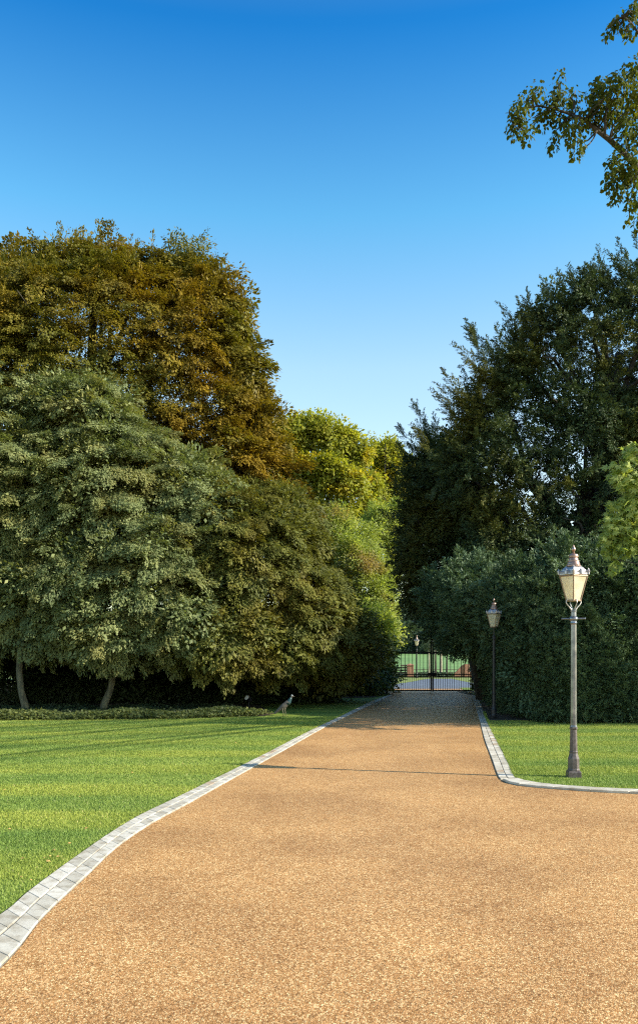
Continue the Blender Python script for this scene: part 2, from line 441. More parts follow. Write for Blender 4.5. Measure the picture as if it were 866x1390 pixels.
BROAD = [proto_broad(300, .080, seed=i, thick=.045) for i in range(6)]
BROADS = [proto_broad(90, .13, seed=20 + i, spread=.5) for i in range(4)]
YEWP = [proto_yew(230, .080, seed=40 + i) for i in range(6)]
HEDGEP = [proto_yew(190, .088, seed=60 + i, spread=.42) for i in range(5)]
BALL = [proto_ball(190, .098, RHOMB, seed=80 + i) for i in range(5)]
CORE = [proto_ball(230, .115, RHOMB, seed=90 + i) for i in range(3)]

def layered_crown(name, lobes, mat, parent, origin, n, size=(.8, 1.5), protos=BROAD, droop=-.12, core=250, min_z=1.5, shell=(.0, .3), outz=.35, extra=None, cam_bias=.45, layer=0):
    p, nn = lobe_points(lobes, n, shell, min_z=min_z, cam_bias=cam_bias)
    ax = nn.copy(); ax[:, 2] = ax[:, 2] * outz + droop; ax += RNG.normal(0, .22, ax.shape)
    sc = RNG.uniform(size[0], size[1], len(p))
    if layer:
        off = .5 * np.sin(p[:, 0] * .9 + 1.3) + .4 * np.sin(p[:, 1] * 1.1) + .25 * np.sin(p[:, 0] * 2.3 + p[:, 1])
        zq = np.round((p[:, 2] + off) / layer) * layer - off
        p[:, 2] += (zq - p[:, 2]) * .78
    p = p - norm(ax) * (sc * .55)[:, None]
    ch = [place(protos, p, ax, sc)]
    if core:
        p2, n2 = lobe_points(lobes, int(core * 1.5), (.3, .62), min_z=min_z + .3, cam_bias=.8)
        ch.append(place(CORE, p2, n2, RNG.uniform(.9, 1.6, len(p2))))
    if extra: ch += extra
    return mesh_from_leaves(name, ch, mat, parent, origin)
def trunk_mesh(parent, base, segs, mat, n=10, name='trunk'):
    """segs: list of (points world, radii)"""
    bm = bmesh.new()
    for pts, rad in segs:
        add_tube(bm, [Vector(p) - Vector(base) for p in pts], rad, n)
    return bm_obj(name, bm, mat, parent, smooth=True)
def limbs_to(base, top, lobes, r0, k=12, wob=.4, per=1):
    """trunk with limbs running into each lobe"""
    base, top = Vector(base), Vector(top)
    pts = curve_pts(base - Vector((0, 0, .15)), top, 9, wob * .5)
    rad = [r0 * (1.25 if i == 0 else 1) * (1 - .72 * i / 9) for i in range(10)]
    segs = [(pts, rad)]
    for li in range(min(k, len(lobes) * per)):
        c, r = lobes[li % len(lobes)]
        j = random.randint(2, 7)
        tgt = Vector(c) + Vector((random.uniform(-.6, .6) * r[0], random.uniform(-.8, .3) * r[1], random.uniform(-.2, .6) * r[2]))
        bp = curve_pts(pts[j], tgt, 7, wob)
        rr = rad[j] * .55
        segs.append((bp, [rr * (1 - .85 * i / 7) + .012 for i in range(8)]))
        for _ in range(2):
            q = random.randint(3, 6)
            t2 = bp[q] + (Vector((random.uniform(-1, 1), random.uniform(-1, .4), random.uniform(-.1, 1))) * max(r) * .7)
            segs.append((curve_pts(bp[q], t2, 5, wob * .5), [rr * .35 * (1 - .85 * i / 5) + .006 for i in range(6)]))
    return segs

# ------------------------------------------------------------------ camera, light, world
cam = bpy.data.cameras.new('camera'); co = bpy.data.objects.new('camera', cam); COL.objects.link(co)
co.location = (0, 0, EYE); co.rotation_euler = (math.pi / 2, 0, 0)
cam.sensor_fit = 'VERTICAL'; cam.sensor_height = 36; cam.sensor_width = 24
cam.lens = 36 * F / 1390; cam.shift_y = (HY - 695) / 1390
cam.clip_end = 4000; cam.clip_start = .05
S.camera = co
ELEV, AZ = math.radians(31), math.radians(106)
s = Vector((math.sin(AZ) * math.cos(ELEV), math.cos(AZ) * math.cos(ELEV), math.sin(ELEV)))
sun = bpy.data.lights.new('sun', 'SUN'); sun.energy = 4.6; sun.angle = math.radians(.6); sun.color = (1, .93, .80)
so = bpy.data.objects.new('sun', sun); COL.objects.link(so); so.rotation_euler = s.to_track_quat('Z', 'Y').to_euler(); so.location = (20, -8, 25)
w = bpy.data.worlds.new('World'); S.world = w; w.use_nodes = True
nt = w.node_tree; bg = nt.nodes['Background']
sky = N(nt, 'ShaderNodeTexSky', sky_type='NISHITA'); sky.sun_disc = False
sky.sun_elevation = ELEV; sky.sun_rotation = AZ; sky.air_density = 1.0; sky.dust_density = .6; sky.ozone_density = 2.0
tcw = N(nt, 'ShaderNodeTexCoord'); sx = N(nt, 'ShaderNodeSeparateXYZ'); nt.links.new(tcw.outputs['Generated'], sx.inputs[0])
grade = ramp(nt, sx.outputs[2], [(0, (1.15, 1.1, .82)), (.20, (1.25, 1.10, .90)), (.32, (1.08, 1.12, .98)), (.46, (.46, .98, 1.02)), (.60, (.06, .55, .90)), (.72, (.55, .75, .88)), (1, (.85, .9, .9))])
nt.links.new(mixc(nt, sky.outputs[0], grade, 1.0, 'MULTIPLY'), bg.inputs[0])
bg.inputs[1].default_value = .15
S.view_settings.view_transform = 'Standard'; S.view_settings.look = 'None'; S.view_settings.exposure = 1.0; S.view_settings.gamma = 1
S.render.engine = 'CYCLES'; S.cycles.max_bounces = 6; S.cycles.transparent_max_bounces = 8
S.cycles.use_denoising = False; S.cycles.filter_width = 1.2; S.cycles.sample_clamp_indirect = 4

# ------------------------------------------------------------------ the setting
# one ground sheet to the horizon
bm = bmesh.new()
v = [bm.verts.new(c) for c in ((-1500, -200, -.012), (1500, -200, -.012), (1500, 2500, -.012), (-1500, 2500, -.012))]
bm.faces.new(v); tag(bm_obj('ground', bm, M['ground']), 'open grassy ground under the whole garden', 'ground', kind='structure')

LO = [(-430, 1480), (-160, 1340), (0, 1244), (36, 1214), (90, 1174), (144, 1136), (186, 1110), (231, 1088), (282, 1063), (360, 1024), (420, 993), (468, 970), (504, 952.5), (527, 944)]
LI = [(-330, 1560), (-90, 1400), (20, 1296), (60, 1246), (122, 1187), (160, 1151), (206, 1119), (252, 1094), (305, 1064), (384, 1020), (444, 986), (483, 967), (512, 953), (532, 944)]
RO = [(645, 944), (651, 953), (655, 964), (660, 978), (673, 1004), (688, 1034), (696, 1052), (703, 1059), (718, 1063.2), (741, 1066.4), (770, 1069.2), (812, 1072), (866, 1074.5), (960, 1078), (1300, 1086)]
RI = [(640.5, 944), (643.5, 955), (647, 967), (651, 980), (657, 1004), (667, 1031), (674, 1051), (681, 1060.5), (700, 1066.6), (730, 1070), (768, 1073), (812, 1076), (866, 1078.5), (960, 1082), (1300, 1090)]
def gpath(pp): return [G(*p) for p in pp]
def densify(pts, step=.12):
    out = []
    # Catmull-Rom
    for i in range(len(pts) - 1):
        p0 = pts[max(i - 1, 0)]; p1 = pts[i]; p2 = pts[i + 1]; p3 = pts[min(i + 2, len(pts) - 1)]
        n = max(1, int((p2 - p1).length / step))
        for k in range(n):
            t = k / n
            out.append(.5 * ((2 * p1) + (p2 - p0) * t + (2 * p0 - 5 * p1 + 4 * p2 - p3) * t * t + (3 * p1 - p0 - 3 * p2 + p3) * t ** 3))
    out.append(pts[-1]); return out
def resample(pts, n):
    d = [0]
    for a, b in zip(pts, pts[1:]): d.append(d[-1] + (b - a).length)
    out = []; j = 0
    for i in range(n):
        t = d[-1] * i / (n - 1)
        while j < len(d) - 2 and d[j + 1] < t: j += 1
        f = (t - d[j]) / max(d[j + 1] - d[j], 1e-6)
        out.append(pts[j].lerp(pts[j + 1], min(max(f, 0), 1)))
    return out
lo, li = densify(gpath(LO)), densify(gpath(LI))
ro, ri = densify(gpath(RO)), densify(gpath(RI))

drive_pts = [Vector((-9, -5, 0)), Vector((-3.2, 0, 0)), Vector((-2.3, 2.6, 0))] + [p for p in li if p.y > 3.2] + [Vector((li[-1].x + .1, 41, 0)), Vector((1.0, 46, 0)), Vector((10.5, 46, 0)), Vector((ri[0].x - .1, 41, 0))] + ri + [Vector((30, 10.2, 0)), Vector((30, -5, 0))]
sheet('driveway', drive_pts, .004, M['gravel'], label='golden resin gravel drive running to the gate', cat='driveway')
lawn_l = [Vector((-60, -6, 0)), Vector((-6, -6, 0))] + lo + [Vector((3.0, 40, 0)), Vector((1, 44, 0)), Vector((-60, 44, 0))]
sheet('lawn', lawn_l, .016, M['lawn'], label='striped mown lawn left of the drive', cat='lawn')
lawn_r = ro + [Vector((40, 10.2, 0)), Vector((40, 30, 0)), Vector((12, 46, 0)), Vector((7.6, 46, 0))]
sheet('lawn', lawn_r, .016, M['lawn'], label='mown lawn around the near lamp post, in front of the clipped hedge', cat='lawn')
# planting beds
bed_l = [G(-500, 982), G(-60, 981), G(60, 980), G(200, 979), G(300, 977), G(345, 975), G(372, 970), G(352, 958), G(300, 952)] + [Vector((-6, 46, 0)), Vector((-45, 46, 0))]
sheet('planting_bed', bed_l, .022, M['soil'], label='dark soil bed beneath the left trees', cat='flower bed')
sheet('planting_bed', [G(300, 947.5), G(400, 947), G(440, 948), G(480, 948), G(505, 947.5), G(522, 944)] + [Vector((3.2, 41, 0)), Vector((-6, 41.5, 0))], .028, M['soil'], label='soil strip under the laurel beside the gate', cat='flower bed')
sheet('planting_bed', [G(660, 977), G(668, 984), G(700, 985.5), G(760, 986.5), G(866, 987.5), G(1100, 990), Vector((30, 21, 0)), Vector((30, 40, 0)), Vector((7.7, 42, 0)), G(648, 946), G(652, 955), G(656, 966)], .024, M['soil'], label='soil strip under the clipped hedge', cat='flower bed')

def kerb(name, outer, inner, rows, stone, label, z=.020):
    nL = max(len(outer), 8)
    length = sum((b - a).length for a, b in zip(outer, outer[1:]))
    n = int(length / stone)
    A = resample(outer, n * 4 + 1); B = resample(inner, n * 4 + 1)
    V, I, LT, T = [], [], [], []
    rr = random.Random(5)
    for row in range(rows):
        f0, f1 = row / rows, (row + 1) / rows
        g = .018 if rows > 1 else .05
        sh = 2 if row % 2 else 0
        i = 0
        while i + 4 + sh <= n * 4:
            a = i + sh; b = a + 4; mid = a + 2
            t = rr.random() * .9 if rr.random() > .07 else 1.0
            h = z + rr.uniform(-.0015, .0015)
            lo_, hi_ = f0 + g, f1 - g
            e = .022
            def pt(s_, f):
                k = s_; k0 = int(math.floor(k)); k0 = min(max(k0, 0), n * 4 - 1)
                fr = k - k0
                return (A[k0].lerp(A[k0 + 1], fr)).lerp(B[k0].lerp(B[k0 + 1], fr), f)
            j1, j2 = rr.uniform(.02, .06), rr.uniform(.02, .06)
            top = [(a + j1 + .06, lo_ + e), (mid, lo_ + e), (b - j2 - .06, lo_ + e), (b - j2 - .06, hi_ - e), (mid, hi_ - e), (a + j1 + .06, hi_ - e)]
            bot = [(a + j1, lo_), (mid, lo_), (b - j2, lo_), (b - j2, hi_), (mid, hi_), (a + j1, hi_)]
            k = len(V)
            for q in top: p = pt(*q); V.append((p.x, p.y, h + rr.uniform(-.0004, .0004)))
            for q in bot: p = pt(*q); V.append((p.x, p.y, h - .004))
            for q in bot: p = pt(*q); V.append((p.x, p.y, -.005))
            fs = [[k + x for x in range(6)]]
            for x in range(6):
                y = (x + 1) % 6
                fs.append([k + x, k + 6 + x, k + 6 + y, k + y]); fs.append([k + 6 + x, k + 12 + x, k + 12 + y, k + 6 + y])
            for f in fs: I += f; LT.append(len(f)); T.append(t)
            i += 4
    me = arrays_mesh(name, np.array(V), np.array(I), np.array(LT), np.array(T))
    bm = bmesh.new(); bm.from_mesh(me); bmesh.ops.recalc_face_normals(bm, faces=bm.faces)
    bm.to_mesh(me); bm.free()
    o = link_mesh(name, me, M['sett']); tag(o, label, 'kerb', kind='structure')
    return o
kerb('kerb', lo, li, 2, .22, 'double row of pale granite setts edging the left lawn')
split = max(range(len(ro)), key=lambda i: -abs(ro[i].y - G(703, 1059).y) - abs(ro[i].x - G(703, 1059).x))
split2 = max(range(len(ri)), key=lambda i: -abs(ri[i].y - G(681, 1060.5).y) - abs(ri[i].x - G(681, 1060.5).x))
kerb('kerb', ro[:split + 1], ri[:split2 + 1], 2, .22, 'double row of pale granite setts along the right side of the drive')
kerb('kerb', ro[split:], ri[split2:], 1, .45, 'single row of pale stones edging the right lawn', z=.036)
# joint beds under the setts
for nm, a, b, lab in (('kerb_bed', lo, li, 'mortar bed under the left kerb'), ('kerb_bed', ro, ri, 'mortar bed under the right kerb')):
    sheet(nm, a + b[::-1], .009, M['joint'], label=lab, cat='kerb')

# road, verges and field beyond the gate
sheet('road', [G(300, 935), G(300, 931.5), G(500, 931), G(536, 929), G(560, 925.5), G(572, 923), G(584, 921.5), G(612, 921.5), G(626, 924.5), G(650, 929), G(800, 931), G(800, 935)], .008, M['asphalt'], label='blue grey asphalt road crossing beyond the gate', cat='road')
sheet('verge', [G(100, 931), G(500, 930.9), G(536, 928.9), G(560, 925.4), G(572, 922.9), G(584, 921.4), G(612, 921.4), G(626, 924.4), G(650, 928.9), G(1000, 931), Vector((60, 80, 0)), Vector((-60, 80, 0))], .012, M['verge'], label='sunlit grass verge beyond the road', cat='verge')
nx, ny = 60, 70
xs = np.linspace(-260, 300, nx); ys = np.concatenate([np.linspace(74, 160, 40), np.linspace(166, 700, 30)])
def field_z(x, y):
    return .0 + .046 * max(0, min(y, 175) - 76) + .004 * max(0, y - 175) + .12 * math.sin(x * .05 + 1) * min(1, max(0, (y - 76) / 30)) + .018
V = [(x, y, field_z(x, y)) for y in ys for x in xs]; I = []; 
for j in range(ny - 1):
    for i in range(nx - 1): I += [j * nx + i, j * nx + i + 1, (j + 1) * nx + i + 1, (j + 1) * nx + i]
me = arrays_mesh('field', np.array(V), np.array(I), np.full(len(I) // 4, 4), smooth=True)
tag(link_mesh('field', me, M['field']), 'pale green field rising behind the gate', 'field', kind='structure')

# ------------------------------------------------------------------ grass blades on the lawns (uncountable)
def inside(poly, x, y):
    c = np.zeros(len(x), bool); n = len(poly)
    for i in range(n):
        x1, y1 = poly[i].x, poly[i].y; x2, y2 = poly[(i + 1) % n].x, poly[(i + 1) % n].y
        if y1 == y2: continue
        k = ((y1 > y) != (y2 > y)) & (x < (x2 - x1) * (y - y1) / (y2 - y1) + x1)
        c ^= k
    return c
def grass(name, poly, box, n, label, seed, edge=None, hgt=(.012, .023)):
    r = np.random.default_rng(seed)
    # density falls with distance
    yy = box[2] * (box[3] / box[2]) ** r.random(n)
    xx = r.uniform(box[0], box[1], n)
    lim = yy * .40 + .8
    ok = (r.random(n) < np.clip(1 - (np.abs(xx) - lim) / 4.5, 0, 1) ** 1.5) & inside(poly, xx, yy)
    x, y = xx[ok], yy[ok]
    if edge is not None:                       # tufts leaning over the kerb
        e = np.array([(p.x, p.y) for p in edge if p.y < 26])
        w_ = r.integers(0, len(e), 9000); eo = -1 if seed == 1 else 1
        x = np.concatenate([x, e[w_, 0] + eo * .022 + r.normal(0, .013, 9000)]); y = np.concatenate([y, e[w_, 1] + r.normal(0, .022, 9000)])
    m = len(x)
    pos = np.stack([x, y, np.full(m, .014)], 1)
    h = r.uniform(hgt[0], hgt[1], m) * (1 + y * .03)
    a = r.uniform(0, 2 * math.pi, m); wd = .0028 * (1 + y * .12)
    side = np.stack([np.cos(a), np.sin(a), np.zeros(m)], 1) * wd[:, None]
    lean = np.stack([r.normal(0, .5, m), r.normal(0, .5, m), np.ones(m)], 1) * h[:, None]
    V = np.stack([pos - side, pos + side, pos + lean], 1)
    t = np.clip(r.normal(.5, .22, m), 0, 1)
    me = arrays_mesh(name, V.reshape(-1, 3), np.arange(m * 3), np.full(m, 3), t)
    tag(link_mesh(name, me, M['blade']), label, 'grass', kind='stuff')
grass('grass', lawn_l, (-14, .5, 3.2, 24), 1500000, 'short mown grass of the left lawn', 1, lo)
grass('grass', lawn_r, (2.4, 14, 10.6, 22.5), 480000, 'short mown grass around the near lamp post', 2, ro)

# ------------------------------------------------------------------ trees on the left
BZ = M['bronze']
lob = [L(85, 545, 33, 175, 1, 1.0), L(165, 470, 32.5, 112), L(60, 460, 33.5, 100), L(240, 500, 32.5, 100), L(-90, 500, 34, 165), L(272, 430, 32, 48),
       L(235, 610, 33, 130), L(300, 575, 31.5, 62, 1, 1.1), L(318, 500, 32, 36), L(330, 650, 31, 68), L(60, 640, 35, 190),
       L(150, 375, 33, 42), L(215, 378, 32.5, 34), L(258, 345, 32.5, 14, 1, 1.5), L(90, 382, 33.5, 46), L(20, 395, 34, 44), L(310, 430, 32, 24), L(285, 392, 32, 24), L(338, 560, 31.5, 32), L(262, 390, 32, 26), L(352, 620, 31, 28), L(365, 665, 31, 44), L(392, 700, 30.8, 28), L(345, 590, 31.2, 38), L(150, 430, 33, 60), L(120, 480, 32, 80)]
base = (-9.2, 32.5, 0)
t = empty('bronze_tree', base); tag(t, 'tall bronze leaved hornbeam with sunlit rounded top behind the green trees', 'tree')
trunk_mesh(t, base, limbs_to(base, P(130, 380, 33), lob, .42, 16, .5), M['bark'])
# upright twiggy tips along the skyline
p, nn = lobe_points(lob, 800, (-.0, .1), min_z=9, cam_bias=.6)
k = nn[:, 2] > .2; p, nn = p[k], nn[k]
ax = nn * .7; ax[:, 2] += .9; ax += RNG.normal(0, .25, ax.shape)
ex = [place([proto_broad(46, .13, .2, .05, seed=101 + i) for i in range(3)], p, ax, RNG.uniform(.5, .95, len(p)))]
layered_crown('crown', lob, BZ, t, base, 4000, (1.0, 1.7), min_z=3, core=700, extra=ex, layer=.85)

def trunk_curved(base, pts, r0, r1): return (pts, [r0 + (r1 - r0) * i / (len(pts) - 1) for i in range(len(pts))])
def green_tree(lob, bpx, bpy_, lean, label, mat, n, top, size=(.7, 1.35), core=260, min_z=1.35, cb=.4):
    b = G(bpx, bpy_)
    t = empty('hornbeam_tree', b); tag(t, label, 'tree')
    segs = []
    main = [b + Vector((0, 0, -.1)), b + Vector((lean * .15, 0, .25)), b + Vector((lean * .7, .05, .7)), b + Vector((lean * 1.0, .1, 1.3)), b + Vector((lean * .95, .2, 2.1)), b + Vector((lean * 1.1, .3, 3.2))]
    top = Vector(top)
    for i in range(1, 5): main.append(main[5].lerp(top, i / 4) if i else main[5])
    segs.append((main, [.15, .115, .10, .095, .09, .085, .07, .05, .035, .02]))
    for li_, (c, r) in enumerate(lob):
        for q in range(2):
            j = random.randint(4, 8)
            tgt = Vector(c) + Vector((random.uniform(-.7, .7) * r[0], random.uniform(-.8, .2) * r[1], random.uniform(-.3, .6) * r[2]))
            segs.append((curve_pts(main[j], tgt, 7, .3), [.05 * (1 - .8 * i / 7) for i in range(8)]))
    trunk_mesh(t, b, segs, M['barkg'], 9)
    layered_crown('crown', lob, mat, t, b, n, size, min_z=min_z, core=core, cam_bias=cb, outz=.3, droop=-.16, layer=.7)
    return t
HB = M['hornbeam']
green_tree([L(15, 690, 28.5, 150, 1, 1.0), L(-110, 720, 29, 170), L(40, 590, 28.6, 82), L(-40, 590, 28, 95), L(30, 560, 28.5, 50), L(-20, 800, 27.5, 95, 1, .9), L(60, 820, 27, 80, 1, .85)], 36, 968, -.25,
           'pale green hornbeam with mossy trunk at the far left under the bronze tree', HB, 1300, P(0, 600, 28.5))
green_tree([L(150, 690, 28, 120, 1, 1.0), L(200, 780, 27, 105, 1, .95), L(110, 800, 27, 95, 1, .85), L(110, 592, 28.2, 84), L(180, 630, 28, 66), L(260, 700, 27.8, 80), L(245, 830, 26.5, 70, 1, .8), L(160, 850, 26, 55, 1, .7)], 140, 966, .33,
           'grey green hornbeam with one curved mossy trunk in front of the bronze tree', HB, 1700, P(150, 650, 28))
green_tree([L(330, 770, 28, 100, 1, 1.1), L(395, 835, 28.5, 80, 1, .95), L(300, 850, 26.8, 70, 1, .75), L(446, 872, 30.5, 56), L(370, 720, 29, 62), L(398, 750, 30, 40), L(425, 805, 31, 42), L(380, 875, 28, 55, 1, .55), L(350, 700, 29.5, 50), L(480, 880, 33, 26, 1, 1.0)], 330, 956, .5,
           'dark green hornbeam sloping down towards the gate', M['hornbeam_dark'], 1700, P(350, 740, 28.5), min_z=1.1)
# dark filler shrubs, added to stand for the shaded crown interior behind the trunks
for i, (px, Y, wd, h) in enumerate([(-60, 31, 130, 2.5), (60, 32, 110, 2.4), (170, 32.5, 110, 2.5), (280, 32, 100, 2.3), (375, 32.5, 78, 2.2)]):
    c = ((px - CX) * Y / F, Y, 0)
    t = empty('shade_filler_shrub', c)
    tag(t, ['dark filler shrub standing for crown shade at the far left', 'dark filler shrub standing for crown shade between the two mossy trunks', 'dark filler shrub standing for crown shade right of the curved mossy trunk', 'dark filler shrub standing for crown shade left of the low floodlight', 'dark filler shrub standing for deep crown shade behind the standing bird'][i], 'shrub', 'added shade filler shrubs under the left trees')
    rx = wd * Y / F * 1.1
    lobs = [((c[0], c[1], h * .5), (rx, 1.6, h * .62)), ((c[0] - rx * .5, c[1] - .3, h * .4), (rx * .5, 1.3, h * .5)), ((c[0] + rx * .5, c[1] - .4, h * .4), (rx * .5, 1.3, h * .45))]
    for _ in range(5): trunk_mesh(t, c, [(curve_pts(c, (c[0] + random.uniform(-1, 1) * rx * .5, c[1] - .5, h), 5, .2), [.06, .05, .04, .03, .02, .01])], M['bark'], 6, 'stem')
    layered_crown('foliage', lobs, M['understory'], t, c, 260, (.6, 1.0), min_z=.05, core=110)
# the filler shrubs also stand for low hornbeam leaves in the shade band

# ------------------------------------------------------------------ ground cover strip
def cover(name, pts, width, h, n, mat, label, seed, shape=HEXL, size=.075):
    r = np.random.default_rng(seed)
    pl = resample([Vector(p) for p in pts], 200); A = np.array([(p.x, p.y) for p in pl])
    i = r.integers(0, 199, n); f = r.random(n)[:, None]
    p = A[i] * (1 - f) + A[i + 1] * f
    tang = norm(A[i + 1] - A[i]); nrm = np.stack([-tang[:, 1], tang[:, 0]], 1)
    wv = (.78 + .22 * np.sin(p[:, 0] * 2.1) + .12 * np.sin(p[:, 0] * 5.7 + 1))
    q = r.random(n); p = p + nrm * (q * width)[:, None] + r.normal(0, .05, (n, 2))
    z = .02 + h * wv * np.sqrt(np.clip(1 - (q * 1.6 - .8) ** 2, .1, 1)) * r.random(n) ** .6
    pos = np.stack([p[:, 0], p[:, 1], z], 1)
    d = r.normal(0, 1, (n, 3)); d[:, 1] -= .4; d[:, 2] *= .5; nn = r.normal(0, .5, (n, 3)); nn[:, 2] += 1; nn[:, 1] -= .5
    V = leaf_verts(pos, d, nn, size * r.uniform(.6, 1.3, n), shape)
    cl = .5 + .5 * np.sin(p[:, 0] * 3 + np.sin(p[:, 1] * 5))
    o = mesh_from_leaves(name, [(V, np.clip(.7 * r.random(n) + .3 * cl, 0, 1))], mat, None, (0, 0, 0))
    tag(o, label, 'ground cover', kind='stuff')
cover('ground_cover', [G(-300, 981), G(-60, 980), G(60, 979), G(200, 978), G(300, 976), G(345, 974), G(366, 970)], 1.7, .24, 26000, M['cover'], 'low leafy ground cover along the back of the left lawn', 3)
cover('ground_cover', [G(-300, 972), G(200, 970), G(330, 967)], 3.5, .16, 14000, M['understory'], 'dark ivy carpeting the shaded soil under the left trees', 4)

# ------------------------------------------------------------------ shrubs left of the gate
def shrub(name, lobs, c, mat, label, n, protos, size, cat='shrub', group=None, core=90, min_z=.05, kind='ball', stems=5, droop=-.1, cb=.5):
    t = empty(name, c); tag(t, label, cat, group)
    top = lobs[0]
    segs = []
    for _ in range(stems):
        l_ = random.choice(lobs)
        tg = Vector(l_[0]) + Vector((random.uniform(-.4, .4) * l_[1][0], random.uniform(-.4, .2) * l_[1][1], random.uniform(0, .4) * l_[1][2]))
        segs.append((curve_pts((c[0] + random.uniform(-.15, .15), c[1], -.05), tg, 6, .2), [.05 * (1 - .8 * i / 6) for i in range(7)]))
    for sg in segs: trunk_mesh(t, c, [sg], M['bark'], 6, 'stem')
    layered_crown('foliage', lobs, mat, t, c, n, size, protos=protos, min_z=min_z, core=core, droop=droop, cam_bias=cb)
    return t
LAU = [proto_ball(60, .15, HEXL, seed=130 + i, flat=.9) for i in range(4)]
c = tuple(G(465, 947)); c = (c[0], 37, 0)
shrub('laurel_shrub', [L(445, 925, 37, 32, 1, .8), L(415, 930, 36.5, 28, 1, .7), L(466, 912, 37.5, 28, 1, 1.0)], ((440 - CX) * 37 / F, 37, 0), M['laurel'], 'dark glossy laurel at the end of the far lawn strip', 330, LAU, (.6, 1.0))
shrub('laurel_shrub', [L(493, 905, 38.5, 22, 1, 1.5), L(488, 926, 37.5, 26, 1, .7), L(502, 928, 39, 17, 1, .9), L(506, 890, 39.5, 15, 1, 1.2)], ((492 - CX) * 38.5 / F, 38.5, 0), M['laurel'], 'laurel right beside the left gate post with sunlit leaf tips', 420, LAU, (.5, .85))
shrub('copper_shrub', [L(506, 868, 41.5, 13, 1, 1.3), L(500, 850, 42, 18), L(508, 893, 41.5, 9, 1, 1.2)], ((503 - CX) * 41.8 / F, 41.8, 0), M['pale'], 'pale green shrub with copper tips above the left gate post', 260, BALL, (.5, .9))

# pale tree and oak behind
def round_tree(name, lob, base, topP, mat, label, n, size, r0=.25, protos=BALL, core=0, bark='bark', shell=(0, .45), cat='tree', group=None, min_z=1, k=14, cb=.6):
    t = empty(name, base); tag(t, label, cat, group)
    trunk_mesh(t, base, limbs_to(base, topP, lob, r0, k, .35, 2), M[bark], 8)
    layered_crown('crown', lob, mat, t, base, n, size, protos=protos, core=core, min_z=min_z, shell=shell, droop=.05, outz=.8, cam_bias=cb)
    return t
round_tree('pale_green_tree', [L(480, 770, 45, 44, 1, 1.1), L(505, 820, 44.5, 36, 1, 1.2), L(455, 725, 46, 34), L(522, 862, 45, 14, 1, 1.3), L(495, 735, 46, 24), L(440, 790, 46, 50), L(520, 790, 45, 18), L(532, 735, 47, 22), L(542, 700, 47, 16), L(515, 705, 47, 22), L(536, 770, 46, 15)], tuple(Vector((1.6, 46, 0))), P(480, 740, 46),
           M['pale'], 'bright pale green tree lit by the sun below the oak', 760, (.8, 1.5), .16, core=60)
OAKB = [proto_ball(130, .125, HEXL, seed=150 + i) for i in range(4)]
oak_l = [L(405, 590, 56, 28), L(432, 585, 56, 27), L(462, 600, 56, 26), L(485, 618, 56, 19), L(400, 640, 56, 34), L(440, 640, 55, 30), L(475, 655, 55, 26), L(390, 690, 55, 34), L(430, 700, 55, 26), L(465, 700, 55, 22), L(380, 600, 57, 24), L(500, 655, 57, 18), L(498, 690, 56, 20)]
base = (-.8, 56.5, 0)
round_tree('oak_tree', oak_l, base, P(425, 600, 56), M['oak'], 'yellowing oak with orange patches above the pale tree', 640, (.9, 2.1), .42, OAKB, core=25, shell=(0, .75), k=22)
oak_r = [L(522, 620, 60, 24), L(545, 640, 60, 22), L(520, 655, 60, 24), L(548, 675, 60, 24), L(560, 665, 60, 18), L(515, 690, 60, 22), L(545, 705, 60, 18), L(565, 700, 60, 14), L(560, 640, 60, 16), L(570, 672, 60, 14)]
base = (4.8, 60.5, 0)
round_tree('oak_tree', oak_r, base, P(530, 630, 60), M['oak'], 'thinner oak between the orange patched oak and the dark yew', 520, (1.0, 1.8), .34, OAKB, core=8, shell=(0, .8), k=18)

# ------------------------------------------------------------------ yews on the right
def yew_crown(name, lobes, boughs, mat, parent, origin, n, size, core=300, min_z=.5, shell=(0, .35), protos=YEWP, cb=.45, upw=.35):
    p, nn = lobe_points(lobes, n, shell, min_z=min_z, cam_bias=cb)
    ax = nn.copy(); ax[:, 2] = ax[:, 2] * .6 + upw; ax += RNG.normal(0, .3, ax.shape)
    sc = RNG.uniform(size[0], size[1], len(p))
    p = p - norm(ax) * (sc * .5)[:, None]
    ch = [place(protos, p, ax, sc, roll=.5)]
    m_ = int(n * .45); p3, n3 = lobe_points(lobes, m_, (0, .3), min_z=min_z + .5, cam_bias=cb)
    a3 = n3 * .7; a3[:, 2] = -.55; a3 += RNG.normal(0, .2, a3.shape)
    ch.append(place(protos, p3 - n3 * .2, a3, RNG.uniform(.6, 1.15, len(p3)), roll=.5))
    bp, ba, bs = [], [], []
    for (a, b, dens) in boughs:
        a, b = np.array(a), np.array(b); Lg = np.linalg.norm(b - a); d = (b - a) / Lg
        m = int(Lg * dens)
        for i in range(m):
            t_ = RNG.random()
            q = a + (b - a) * t_ + np.array([0, 0, -.12 * Lg * math.sin(math.pi * t_)])
            sd = norm(np.cross(d, RNG.normal(0, 1, 3)))
            av = d * 1.0 + sd * (.75 * (1 - .6 * t_)); av[2] -= .15
            bp.append(q); ba.append(av); bs.append(RNG.uniform(.35, .7) * (1.15 - .65 * t_) * min(1, Lg / 2.5))
        bp.append(b - d * .35); ba.append(d); bs.append(.55)
    if bp: ch.append(place(protos, np.array(bp), np.array(ba), np.array(bs) * 1.35, roll=.6))
    if core:
        p2, n2 = lobe_points(lobes, core, (.35, .7), min_z=min_z + .2, cam_bias=.8)
        ch.append(place(CORE, p2, n2, RNG.uniform(.8, 1.4, len(p2))))
    return mesh_from_leaves(name, ch, mat, parent, origin)
